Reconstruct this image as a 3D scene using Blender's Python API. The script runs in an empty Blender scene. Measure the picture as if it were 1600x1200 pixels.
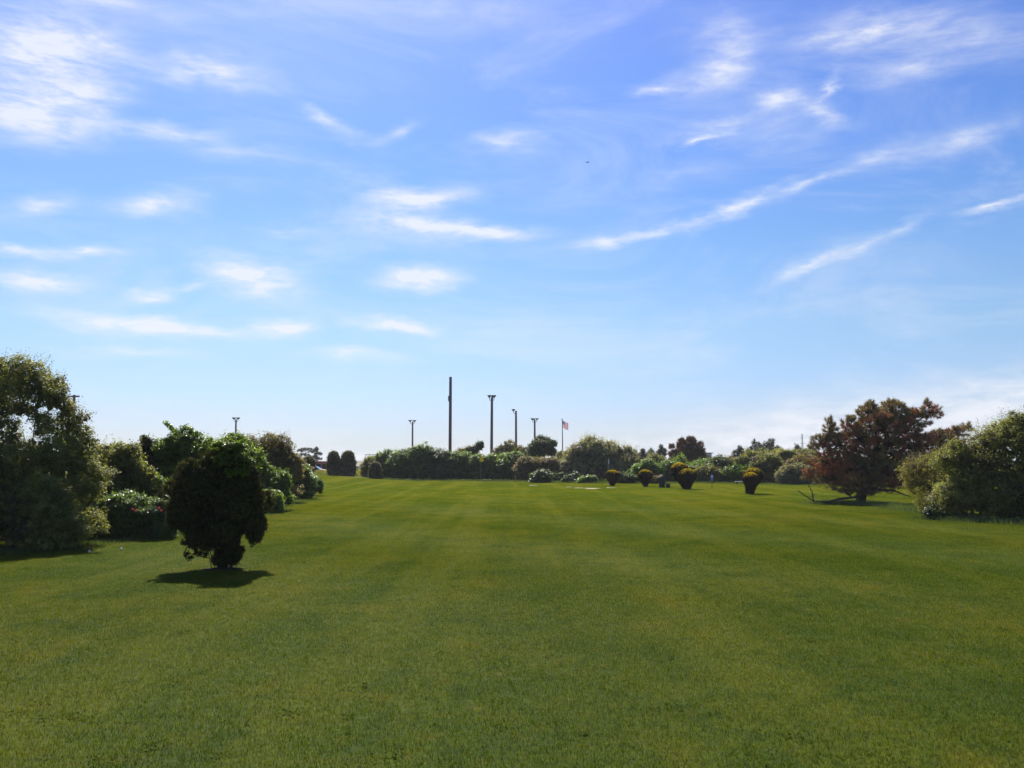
import bpy, math, random
import numpy as np
from mathutils import Vector, Matrix

random.seed(7)
rng = np.random.default_rng(7)
SC = bpy.context.scene
COL = SC.collection
R = math.radians

# ------------------------------------------------------------------ camera
FPX = 1378.0                 # focal length in pixels of the 1600 px wide photograph
CAM_H = 1.65
HORIZON = 719.0
PITCH = math.atan((HORIZON - 600.0) / FPX)
cam_d = bpy.data.cameras.new('camera')
cam = bpy.data.objects.new('camera', cam_d)
COL.objects.link(cam)
cam_d.sensor_width = 36.0
cam_d.lens = 36.0 * FPX / 1600.0
cam_d.clip_start = 0.05
cam_d.clip_end = 6000
cam.location = (0, 0, CAM_H)
cam.rotation_euler = (math.pi / 2 + PITCH, 0, 0)
SC.camera = cam

# ------------------------------------------------------------------ sun, sky, exposure
SUN_EL = 47.0
SUN_AZ = -16.0               # degrees from the view axis (+y), negative is left
sun_d = bpy.data.lights.new('sun', 'SUN')
sun = bpy.data.objects.new('sun', sun_d)
COL.objects.link(sun)
sun_d.energy = 4.7
sun_d.angle = R(0.53)
sun_d.color = (1.0, 0.93, 0.82)
sdir = Vector((math.sin(R(SUN_AZ)) * math.cos(R(SUN_EL)), math.cos(R(SUN_AZ)) * math.cos(R(SUN_EL)), math.sin(R(SUN_EL))))
sun.rotation_euler = sdir.to_track_quat('Z', 'Y').to_euler()

SC.view_settings.view_transform = 'Standard'
SC.view_settings.look = 'None'
SC.view_settings.exposure = 0.75
SC.view_settings.gamma = 1.0
SC.view_settings.use_curve_mapping = False
SC.cycles.max_bounces = 7
SC.cycles.diffuse_bounces = 5
SC.cycles.glossy_bounces = 2
SC.cycles.transmission_bounces = 5
SC.cycles.volume_bounces = 0
SC.cycles.use_fast_gi = False

def px_dir(px, py):
    """unit-forward direction (world) through a pixel of the 1600x1200 photograph"""
    cx, cz = (px - 800.0) / FPX, -(py - 600.0) / FPX
    c, s = math.cos(PITCH), math.sin(PITCH)
    return Vector((cx, c - cz * s, s + cz * c))

def at(px, py, D):
    d = px_dir(px, py)
    d = d * (D / d.y)
    return Vector((d.x, d.y, CAM_H + d.z))

world = bpy.data.worlds.new('World')
SC.world = world
world.use_nodes = True
wt = world.node_tree
for n in list(wt.nodes):
    wt.nodes.remove(n)

class NT:
    """terse node-tree helper"""
    def __init__(self, tree):
        self.t = tree
    def n(self, kind, **kw):
        nd = self.t.nodes.new(kind)
        ins = kw.pop('ins', {})
        for k, v in kw.items():
            setattr(nd, k, v)
        for k, v in ins.items():
            if isinstance(v, bpy.types.NodeSocket):
                self.t.links.new(v, nd.inputs[k])
            else:
                nd.inputs[k].default_value = v
        return nd
    def math(self, op, a, b=0.0, c=None, clamp=False):
        ins = {0: a, 1: b}
        if c is not None:
            ins[2] = c
        return self.n('ShaderNodeMath', operation=op, use_clamp=clamp, ins=ins).outputs[0]
    def mix(self, f, a, b, mode='MIX'):
        nd = self.n('ShaderNodeMix', data_type='RGBA', blend_type=mode)
        for k, v in ((0, f), (6, a), (7, b)):
            if isinstance(v, bpy.types.NodeSocket):
                self.t.links.new(v, nd.inputs[k])
            else:
                nd.inputs[k].default_value = (*v, 1.0) if isinstance(v, tuple) and len(v) == 3 else v
        return nd.outputs[2]
    def mapr(self, v, a, b, c, d, interp='SMOOTHSTEP'):
        nd = self.n('ShaderNodeMapRange', interpolation_type=interp, ins={'Value': v, 'From Min': a, 'From Max': b, 'To Min': c, 'To Max': d})
        return nd.outputs[0]

W = NT(wt)
SKY_STRENGTH = 0.115
sky = W.n('ShaderNodeTexSky', sky_type='NISHITA', sun_disc=False, sun_elevation=R(SUN_EL), sun_rotation=R(SUN_AZ), altitude=0.0, air_density=1.0, dust_density=0.7, ozone_density=3.0)
tc = W.n('ShaderNodeTexCoord')
g = tc.outputs['Generated']
sep = W.n('ShaderNodeSeparateXYZ', ins={0: g})
az = W.math('ARCTAN2', sep.outputs[0], sep.outputs[1])
el = W.math('ARCSINE', sep.outputs[2])
sc3 = W.n('ShaderNodeVectorMath', operation='MULTIPLY', ins={0: g, 1: (5, 5, 13)})
nw = W.n('ShaderNodeTexNoise', ins={'Vector': sc3.outputs[0], 'Scale': 1.3, 'Detail': 6.0, 'Roughness': 0.62})
ws = W.n('ShaderNodeVectorMath', operation='SUBTRACT', ins={0: nw.outputs['Color'], 1: (0.5, 0.5, 0.5)})
wm = W.n('ShaderNodeVectorMath', operation='MULTIPLY', ins={0: ws.outputs[0], 1: (0.12, 0.045, 0.0)})
uv = W.n('ShaderNodeCombineXYZ', ins={0: az, 1: el})
uvw = W.n('ShaderNodeVectorMath', operation='ADD', ins={0: uv.outputs[0], 1: wm.outputs[0]}).outputs[0]
CLOUDS = [  # px, py, half length, half height, angle, strength
    (50, 80, 150, 75, 0, .7), (30, 175, 125, 50, 0, .75), (120, 60, 110, 40, 0, .35), (120, 150, 80, 55, 0, .4),
    (350, 115, 110, 36, -3, .75), (260, 120, 110, 26, 0, .3), (240, 205, 120, 14, 3, .5), (490, 190, 60, 15, -12, .55),
    (560, 215, 75, 14, -12, .3), (628, 202, 55, 13, 22, .35), (360, 235, 130, 22, 0, .25), (795, 226, 70, 26, 0, .6),
    (655, 311, 115, 20, 4, .95), (745, 358, 150, 17, -4, .95), (620, 350, 150, 30, 0, .45), (440, 365, 90, 12, 0, .35),
    (95, 325, 75, 18, 8, .55), (255, 327, 80, 26, 12, .6), (125, 393, 75, 11, 3, .8), (15, 383, 50, 11, 0, .55),
    (50, 438, 110, 20, -3, .9), (400, 435, 90, 32, -7, 1.25), (300, 455, 70, 7, 8, .35), (232, 465, 40, 11, 0, .8),
    (652, 438, 100, 27, 4, 1.25), (240, 511, 200, 18, -2, 1.05), (436, 510, 58, 19, 3, 1.05), (613, 511, 88, 14, 0, 1.1),
    (540, 559, 120, 14, 0, .5), (215, 552, 140, 11, 0, .35), (800, 510, 200, 22, 0, .15),
    (1115, 110, 95, 36, 18, .6), (1035, 145, 50, 12, 5, .5), (1130, 55, 120, 40, -10, .3), (1370, 50, 150, 36, -4, .6),
    (1545, 65, 110, 34, -12, .35), (1420, 110, 100, 22, 0, .35), (1205, 163, 65, 18, 8, .75), (1285, 172, 75, 20, -28, .45),
    (1300, 138, 45, 10, 40, .4), (1110, 203, 65, 16, 4, .45), (1105, 219, 35, 7, 12, .5), (1230, 215, 95, 40, 0, .2),
    (960, 378, 80, 9, 7, .5), (1050, 357, 100, 9, 13, .5), (1165, 322, 105, 12, 19, .6), (1275, 292, 85, 10, 14, .5),
    (1375, 245, 90, 24, 14, .35), (1500, 215, 85, 24, 12, .4), (1262, 413, 75, 12, 22, .6), (1350, 384, 110, 9, 17, .4),
    (1550, 328, 70, 8, 8, .7), (1560, 645, 380, 75, 6, .38), (1280, 665, 480, 55, 4, .5), (1000, 695, 380, 28, 2, .3), (1650, 600, 200, 40, 5, .25), (1060, 275, 110, 28, 3, .2),
    (1250, 480, 300, 22, 2, .12), (180, 10, 160, 20, 0, .35), (700, 20, 260, 25, 0, .15)]
tot = None
for (px, py, a, b, ang, s) in CLOUDS:
    d = px_dir(px, py).normalized()
    u0, v0 = math.atan2(d.x, d.y), math.asin(d.z)
    mp = W.n('ShaderNodeMapping', vector_type='TEXTURE', ins={'Vector': uvw, 'Location': (u0, v0, 0), 'Rotation': (0, 0, R(ang)), 'Scale': (a * 1.3 / FPX, b * 1.4 / FPX, 1)})
    gr = W.n('ShaderNodeTexGradient', gradient_type='QUADRATIC_SPHERE', ins={'Vector': mp.outputs[0]})
    tot = W.math('MULTIPLY_ADD', gr.outputs['Fac'], s * 1.8, tot if tot is not None else 0.0)
sc4 = W.n('ShaderNodeVectorMath', operation='MULTIPLY', ins={0: g, 1: (9, 9, 34)})
nf = W.n('ShaderNodeTexNoise', ins={'Vector': sc4.outputs[0], 'Scale': 2.7, 'Detail': 8.0, 'Roughness': 0.62, 'Distortion': 0.3})
wisp = W.mapr(nf.outputs['Fac'], 0.28, 0.72, 0.4, 1.45)
cl = W.math('MULTIPLY', tot, wisp)
# thin cirrus veil everywhere, also outside the picture
sc5 = W.n('ShaderNodeVectorMath', operation='MULTIPLY', ins={0: g, 1: (2.6, 2.6, 9)})
nv = W.n('ShaderNodeTexNoise', ins={'Vector': sc5.outputs[0], 'Scale': 1.3, 'Detail': 10.0, 'Roughness': 0.68, 'Distortion': 0.9})
veil = W.mapr(nv.outputs['Fac'], 0.42, 0.76, 0.0, 0.42)
cl = W.math('ADD', cl, veil)
cl = W.mapr(cl, 0.0, 1.3, 0.0, 0.86, 'LINEAR')
cl = W.math('MAXIMUM', cl, 0.0)
ramp = W.n('ShaderNodeValToRGB', ins={0: W.math('DIVIDE', W.math('MAXIMUM', el, 0.0), 0.6)})
cr = ramp.color_ramp
stops = [(0.0, (0.345, 0.448, 0.661)), (0.07, (0.382, 0.448, 0.647)), (0.24, (0.419, 0.507, 0.603)), (0.385, (0.367, 0.5, 0.647)), (0.56, (0.316, 0.463, 0.713)), (0.8, (0.338, 0.448, 0.75))]
cr.elements[0].position = stops[0][0]; cr.elements[0].color = (*stops[0][1], 1)
cr.elements[1].position = stops[-1][0]; cr.elements[1].color = (*stops[-1][1], 1)
for p_, c_ in stops[1:-1]:
    e_ = cr.elements.new(p_); e_.color = (*c_, 1)
tint = W.mix(1.0, sky.outputs[0], ramp.outputs[0], 'MULTIPLY')
CLOUD_V = 0.57 / SKY_STRENGTH
skyc = W.mix(cl, tint, (CLOUD_V * .94, CLOUD_V * .965, CLOUD_V * 1.04))
bg = W.n('ShaderNodeBackground', ins={'Color': skyc, 'Strength': SKY_STRENGTH})
wo = W.n('ShaderNodeOutputWorld', ins={'Surface': bg.outputs[0]})

# ------------------------------------------------------------------ generic helpers
def smooth(t):
    t = np.clip(t, 0, 1)
    return t * t * (3 - 2 * t)

def ground_z(x, y):
    x = np.asarray(x, float); y = np.asarray(y, float)
    z = 0.33 * smooth((y - 48) / 26) * smooth((-x - 7) / 8) * (1 - smooth((y - 79) / 8))
    z = z - 0.25 * smooth((y - 82) / 8)
    z = z + 0.035 * np.sin(x * 0.31 + 1.3) * np.sin(y * 0.17 + .4) * smooth((y - 6) / 10)
    z = z + 0.02 * np.sin(x * 0.9 + y * .23) * np.sin(y * 0.41 + 2.) * smooth((y - 6) / 10) * (1 - smooth((y - 80) / 30))
    return z

def gz(x, y):
    return float(ground_z(x, y))

def put(o, name=None, parent=None, label=None, cat=None, group=None, kind=None):
    if name: o.name = name
    if parent is not None: o.parent = parent
    if label: o['label'] = label
    if cat: o['category'] = cat
    if group: o['group'] = group
    if kind: o['kind'] = kind
    return o

def empty(name, loc, label=None, cat=None, group=None, rz=0.0):
    o = bpy.data.objects.new(name, None)
    COL.objects.link(o)
    o.location = loc
    o.rotation_euler = (0, 0, rz)
    o.empty_display_size = 0.3
    return put(o, label=label, cat=cat, group=group)

def mesh_obj(name, verts, faces, mat, parent=None, smooth_shade=False, link=True):
    me = bpy.data.meshes.new(name)
    me.from_pydata([tuple(v) for v in verts], [], faces)
    me.materials.append(mat)
    if smooth_shade:
        me.polygons.foreach_set('use_smooth', [True] * len(me.polygons))
    me.update()
    o = bpy.data.objects.new(name, me)
    if link: COL.objects.link(o)
    if parent is not None: o.parent = parent
    return o

class MB:
    """collects simple solids into one mesh"""
    def __init__(self):
        self.v, self.f = [], []
    def add(self, v, f):
        b = len(self.v)
        self.v += [tuple(p) for p in v]
        self.f += [tuple(i + b for i in q) for q in f]
        return self
    def box(self, x0, x1, y0, y1, z0, z1):
        v = [(x0, y0, z0), (x1, y0, z0), (x1, y1, z0), (x0, y1, z0), (x0, y0, z1), (x1, y0, z1), (x1, y1, z1), (x0, y1, z1)]
        return self.add(v, [(0, 3, 2, 1), (4, 5, 6, 7), (0, 1, 5, 4), (1, 2, 6, 5), (2, 3, 7, 6), (3, 0, 4, 7)])
    def tube(self, pts, rad, n=8):
        pts = [Vector(p) for p in pts]
        v, f = [], []
        up = Vector((0.13, 0.2, 1)).normalized()
        for i, p in enumerate(pts):
            t = (pts[min(i + 1, len(pts) - 1)] - pts[max(i - 1, 0)]).normalized()
            a = t.cross(up)
            if a.length < 1e-3: a = t.cross(Vector((1, 0, 0)))
            a.normalize(); b = t.cross(a)
            r = rad[i] if isinstance(rad, (list, tuple)) else rad
            for k in range(n):
                an = 2 * math.pi * k / n
                v.append(p + a * (math.cos(an) * r) + b * (math.sin(an) * r))
        for i in range(len(pts) - 1):
            for k in range(n):
                k2 = (k + 1) % n
                f.append((i * n + k, i * n + k2, (i + 1) * n + k2, (i + 1) * n + k))
        f.append(tuple(range(n))[::-1])
        f.append(tuple((len(pts) - 1) * n + k for k in range(n)))
        return self.add(v, f)
    def lathe(self, prof, n=16, c=(0, 0, 0)):
        v, f = [], []
        for (r, z) in prof:
            for k in range(n):
                an = 2 * math.pi * k / n
                v.append((c[0] + r * math.cos(an), c[1] + r * math.sin(an), c[2] + z))
        m = len(prof)
        for i in range(m - 1):
            for k in range(n):
                k2 = (k + 1) % n
                f.append((i * n + k, i * n + k2, (i + 1) * n + k2, (i + 1) * n + k))
        f.append(tuple(range(n))[::-1]); f.append(tuple((m - 1) * n + k for k in range(n)))
        return self.add(v, f)
    def build(self, name, mat, parent=None, sm=False):
        return mesh_obj(name, self.v, self.f, mat, parent, sm)

# ------------------------------------------------------------------ materials
def new_mat(name):
    m = bpy.data.materials.new(name)
    m.use_nodes = True
    t = m.node_tree
    for n in list(t.nodes): t.nodes.remove(n)
    return m, NT(t)

def leaf_mat(name, dark, light, transl=0.45, rough=0.5, tcol=None, spec=0.3, third=None):
    """leaf colour varies leaf by leaf (tone) and branch by branch (hue)"""
    gain = (2.0, 1.95, 1.6)
    dark = tuple(a * b for a, b in zip(dark, (2.1, 1.9, 1.3))); light = tuple(a * b for a, b in zip(light, gain))
    transl = min(.6, transl * 1.25)
    m, N = new_mat(name)
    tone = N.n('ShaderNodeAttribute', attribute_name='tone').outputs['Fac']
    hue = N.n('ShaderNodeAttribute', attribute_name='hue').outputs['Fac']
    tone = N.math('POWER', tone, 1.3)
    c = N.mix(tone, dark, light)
    if third:
        c = N.mix(N.mapr(hue, 0.62, 0.8, 0.0, 1.0), c, N.mix(tone, tuple(v * .55 for v in third), third))
    pos = N.n('ShaderNodeNewGeometry').outputs['Position']
    nz = N.n('ShaderNodeTexNoise', ins={'Vector': pos, 'Scale': 1.1, 'Detail': 2.0})
    c = N.mix(1.0, c, N.mix(N.mapr(nz.outputs['Fac'], .35, .65, 0, 1), (.78, .8, .8), (1.22, 1.18, 1.1)), 'MULTIPLY')
    p = N.n('ShaderNodeBsdfPrincipled', ins={'Base Color': c, 'Roughness': rough, 'Specular IOR Level': spec})
    tc_ = N.mix(1.0, c, tcol or (1.65, 1.6, .8), 'MULTIPLY')
    tr = N.n('ShaderNodeBsdfTranslucent', ins={'Color': tc_})
    mx = N.n('ShaderNodeMixShader', ins={0: transl, 1: p.outputs[0], 2: tr.outputs[0]})
    N.n('ShaderNodeOutputMaterial', ins={'Surface': mx.outputs[0]})
    return m

def plain_mat(name, col, rough=0.7, col2=None, scale=6.0, metal=0.0, stretch=(1, 1, 1), bump=0.0, spec=0.4):
    m, N = new_mat(name)
    tcn = N.n('ShaderNodeTexCoord').outputs['Object']
    mp = N.n('ShaderNodeMapping', ins={'Vector': tcn, 'Scale': stretch})
    nz = N.n('ShaderNodeTexNoise', ins={'Vector': mp.outputs[0], 'Scale': scale, 'Detail': 5.0, 'Roughness': 0.65})
    c = N.mix(N.mapr(nz.outputs['Fac'], .32, .68, 0, 1), col, col2 or tuple(v * .7 for v in col))
    p = N.n('ShaderNodeBsdfPrincipled', ins={'Base Color': c, 'Roughness': rough, 'Metallic': metal, 'Specular IOR Level': spec})
    if bump:
        b = N.n('ShaderNodeBump', ins={'Height': nz.outputs['Fac'], 'Strength': bump, 'Distance': 0.02})
        N.t.links.new(b.outputs[0], p.inputs['Normal'])
    N.n('ShaderNodeOutputMaterial', ins={'Surface': p.outputs[0]})
    return m

def turf_colour(N, pos):
    """colour of the mown lawn at a place: patches, worn and lush spots, faint mower stripes, plus painted near darkening and far glare"""
    def nz(scale, vec=(1, 1, 1), det=3.0, rough=.55):
        mp = N.n('ShaderNodeVectorMath', operation='MULTIPLY', ins={0: pos, 1: vec})
        return N.n('ShaderNodeTexNoise', ins={'Vector': mp.outputs[0], 'Scale': scale, 'Detail': det, 'Roughness': rough}).outputs['Fac']
    big = nz(.17, (1, .55, 0), 3.0)
    mid = nz(.9, (1, .8, 0), 4.0, .65)
    stripe = nz(.8, (1, .03, 0), 3.0)
    small = nz(4.5, (1, 1, 0), 3.0, .7)
    c = N.mix(N.mapr(big, .36, .64, 0, 1), (.070, .110, .005), (.112, .132, .007))
    c = N.mix(N.mapr(mid, .45, .65, 0, .85), c, (.05, .088, .004))
    c = N.mix(N.mapr(mid, .46, .3, 0, .75), c, (.145, .14, .012))
    c = N.mix(N.mapr(stripe, .5, .62, 0, .5), c, (.13, .15, .018))
    c = N.mix(N.mapr(stripe, .5, .38, 0, .45), c, (.062, .096, .004))
    c = N.mix(N.mapr(small, .5, .75, 0, .5), c, (.14, .12, .02))
    c = N.mix(N.mapr(small, .5, .3, 0, .6), c, (.038, .07, .003))
    clump = nz(16, (1, 1, 0), 3.0, .7)
    c = N.mix(1.0, c, N.mix(N.mapr(clump, .33, .67, 0, 1), (.76, .79, .75), (1.22, 1.2, 1.2)), 'MULTIPLY')
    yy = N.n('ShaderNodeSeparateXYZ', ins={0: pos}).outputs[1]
    c = N.mix(1.0, c, N.mix(N.mapr(yy, 5, 45, 0, 1, 'LINEAR'), (.56, .61, .12), (1.36, 1.3, 3.0)), 'MULTIPLY')  # lens darkening near and glare far, put into the turf colour
    return c

M = {}
m, N = new_mat('ground')
pos = N.n('ShaderNodeNewGeometry').outputs['Position']
spx = N.n('ShaderNodeSeparateXYZ', ins={0: pos})
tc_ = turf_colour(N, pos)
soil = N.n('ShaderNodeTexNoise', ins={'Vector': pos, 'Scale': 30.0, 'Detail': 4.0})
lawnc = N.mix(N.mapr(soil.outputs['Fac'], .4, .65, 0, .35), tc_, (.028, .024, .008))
scr = N.n('ShaderNodeTexNoise', ins={'Vector': pos, 'Scale': .25, 'Detail': 6.0, 'Roughness': .7})
scrub = N.mix(N.mapr(scr.outputs['Fac'], .38, .62, 0, 1), (.05, .065, .025), (.12, .11, .06))
far = N.mapr(spx.outputs[1], 84, 92, 0, 1)
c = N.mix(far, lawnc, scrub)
fine = N.n('ShaderNodeTexNoise', ins={'Vector': pos, 'Scale': 60.0, 'Detail': 3.0})
bmp = N.n('ShaderNodeBump', ins={'Height': fine.outputs['Fac'], 'Strength': 0.6, 'Distance': 0.02})
p = N.n('ShaderNodeBsdfPrincipled', ins={'Base Color': c, 'Roughness': .9, 'Specular IOR Level': .1, 'Normal': bmp.outputs[0]})
N.n('ShaderNodeOutputMaterial', ins={'Surface': p.outputs[0]})
M['ground'] = m

m, N = new_mat('grass_blade')
pos = N.n('ShaderNodeNewGeometry').outputs['Position']
tone = N.n('ShaderNodeAttribute', attribute_name='tone').outputs['Fac']
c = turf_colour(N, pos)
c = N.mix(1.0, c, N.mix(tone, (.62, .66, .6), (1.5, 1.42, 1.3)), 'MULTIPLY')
c = N.mix(N.mapr(tone, .955, .97, 0, .7), c, (.17, .14, .045))
p = N.n('ShaderNodeBsdfPrincipled', ins={'Base Color': c, 'Roughness': .5, 'Specular IOR Level': .015})
tr = N.n('ShaderNodeBsdfTranslucent', ins={'Color': N.mix(1.0, c, (1.6, 1.5, .35), 'MULTIPLY')})
mx = N.n('ShaderNodeMixShader', ins={0: .5, 1: p.outputs[0], 2: tr.outputs[0]})
N.n('ShaderNodeOutputMaterial', ins={'Surface': mx.outputs[0]})
M['blade'] = m

M['bark'] = plain_mat('bark', (.085, .065, .05), .9, (.03, .024, .02), 9, stretch=(1, 1, .3), bump=.6, spec=.15)
M['grey_bark'] = plain_mat('grey_bark', (.2, .18, .15), .9, (.09, .08, .07), 9, stretch=(1, 1, .3), bump=.5, spec=.15)
M['pole_wood'] = plain_mat('pole_wood', (.20, .135, .135), .85, (.12, .08, .09), 5, stretch=(3, 3, .15), bump=.3, spec=.2)
M['lamp_metal'] = plain_mat('lamp_metal', (.12, .13, .14), .45, (.07, .08, .09), 8, metal=.3)
M['white_paint'] = plain_mat('white_paint', (.75, .76, .74), .4, (.62, .62, .6), 7)
M['pole_grey'] = plain_mat('pole_grey', (.33, .36, .38), .4, (.24, .26, .28), 7, metal=.2)
M['soil'] = plain_mat('soil', (.075, .055, .035), .95, (.035, .027, .018), 9, bump=.6, spec=.1)
M['sand'] = plain_mat('sand', (.5, .44, .34), .95, (.3, .25, .17), 3.5, bump=.5, spec=.1)

# kinds of foliage
LM = {
    'olive': leaf_mat('leaf_olive', (.05, .062, .022), (.14, .152, .058), .38, .5, third=(.13, .10, .05)),
    'silver': leaf_mat('leaf_silver', (.065, .072, .045), (.23, .23, .16), .3, .6, third=(.16, .12, .07)),
    'mid': leaf_mat('leaf_mid_green', (.028, .055, .014), (.085, .14, .03), .42, .4),
    'bright': leaf_mat('leaf_bright_green', (.032, .06, .012), (.10, .15, .03), .48, .36),
    'dark': leaf_mat('leaf_dark_green', (.02, .034, .014), (.055, .08, .03), .3, .45),
    'brownish': leaf_mat('leaf_brownish', (.05, .045, .022), (.13, .12, .05), .34, .55, third=(.13, .075, .04)),
    'juniper': leaf_mat('needle_juniper', (.008, .011, .004), (.046, .052, .018), .24, .65, spec=.12, third=(.045, .032, .014)),
    'cedar': leaf_mat('needle_cedar', (.03, .034, .014), (.075, .075, .028), .2, .6, spec=.15, third=(.07, .045, .02)),
    'twiggy': leaf_mat('leaf_twiggy', (.05, .05, .02), (.12, .12, .04), .42, .5, third=(.14, .09, .05)),
    'rose': leaf_mat('leaf_glossy', (.022, .045, .014), (.07, .11, .03), .38, .4, spec=.45),
    'pine': leaf_mat('needle_pine', (.085, .072, .045), (.19, .155, .095), .2, .55, (1.3, 1.2, .6), spec=.2, third=(.5, .2, .125)),
    'farpine': leaf_mat('needle_far_pine', (.05, .055, .07), (.1, .105, .13), .2, .6, spec=.1, third=(.09, .065, .05)),  # bluish cast of distant air put into the needle colour
    'redpine': leaf_mat('needle_red_pine', (.055, .036, .03), (.12, .08, .065), .22, .6, (1.3, 1., .6), spec=.1, third=(.13, .07, .05)),
    'shaded_brown': leaf_mat('needle_shaded_brown', (.012, .009, .006), (.028, .018, .011), .1, .7, spec=.1),
    'gold': leaf_mat('needle_sunlit_gold', (.11, .105, .014), (.30, .26, .03), .4, .5, (1.3, 1.1, .3), spec=.2),
    'yellowgreen': leaf_mat('leaf_yellow_green', (.05, .06, .022), (.14, .15, .05), .42, .5),
    'weed': leaf_mat('leaf_weed', (.014, .024, .003), (.028, .046, .005), .35, .9, spec=.0),
    'rose_petal': leaf_mat('petal_pink', (.16, .03, .06), (.3, .09, .12), .3, .5, (1.2, 1., 1.)),
}

# ------------------------------------------------------------------ foliage engine
def quads_mesh(name, V, mat, tone, hue, parent=None, tri=False, link=True):
    """V (n,k,3): one leaf per row, k = 4 (rhomb) or 3"""
    n, k = V.shape[0], V.shape[1]
    me = bpy.data.meshes.new(name)
    me.vertices.add(n * k)
    me.vertices.foreach_set('co', V.reshape(-1).astype(np.float32))
    me.loops.add(n * k)
    me.loops.foreach_set('vertex_index', np.arange(n * k, dtype=np.int32))
    me.polygons.add(n)
    me.polygons.foreach_set('loop_start', np.arange(0, n * k, k, dtype=np.int32))
    me.polygons.foreach_set('loop_total', np.full(n, k, dtype=np.int32))
    for nm, arr in (('tone', tone), ('hue', hue)):
        a = me.attributes.new(nm, 'FLOAT', 'FACE')
        a.data.foreach_set('value', arr.astype(np.float32))
    me.materials.append(mat)
    me.update(calc_edges=True)
    o = bpy.data.objects.new(name, me)
    if link: COL.objects.link(o)
    if parent is not None: o.parent = parent
    return o

def unit(v):
    return v / np.maximum(np.linalg.norm(v, axis=-1, keepdims=True), 1e-9)

def sph(n):
    return unit(rng.normal(size=(n, 3)))

def leaf_quads(P, Nrm, size, aspect=.55):
    n = len(P)
    a = unit(np.cross(Nrm, sph(n)))
    b = np.cross(Nrm, a)
    L = size[:, None] * a
    Wd = size[:, None] * aspect * b
    fold = Nrm * size[:, None] * rng.uniform(-.25, .25, (n, 1))
    V = np.stack([P - L * .5, P + Wd * .5 + fold, P + L * .5, P - Wd * .5 + fold], axis=1)
    return V

def inside(P, lobes, k=.72):
    """True where P lies deep inside some lobe"""
    r = np.zeros(len(P), bool)
    for l in lobes:
        q = (P - l[:3]) / (l[3:6] * k)
        r |= (q ** 2).sum(1) < 1
    return r

def clump_centres(lobes, n, rough=.16, lo=-.75):
    w = np.array([(l[3] * l[5] + l[3] * l[4] + l[4] * l[5]) for l in lobes])
    idx = rng.choice(len(lobes), size=n, p=w / w.sum())
    L = np.array(lobes)[idx]
    d = sph(n)
    d[:, 2] = np.where(d[:, 2] < lo, -d[:, 2], d[:, 2])
    ph = rng.uniform(0, 6.28, 3)
    bump = np.sin(d[:, 0] * 4.1 + ph[0] + idx) + np.sin(d[:, 1] * 3.7 + ph[1] + idx * 2.) + np.sin(d[:, 2] * 4.9 + ph[2] + idx)
    rr = 1 + rough * bump / 2 + rng.normal(0, rough * .55, n)
    P = L[:, :3] + d * L[:, 3:6] * rr[:, None]
    keep = ~inside(P, lobes) & (P[:, 2] > 0.02)
    return P[keep], d[keep], idx[keep]

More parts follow.
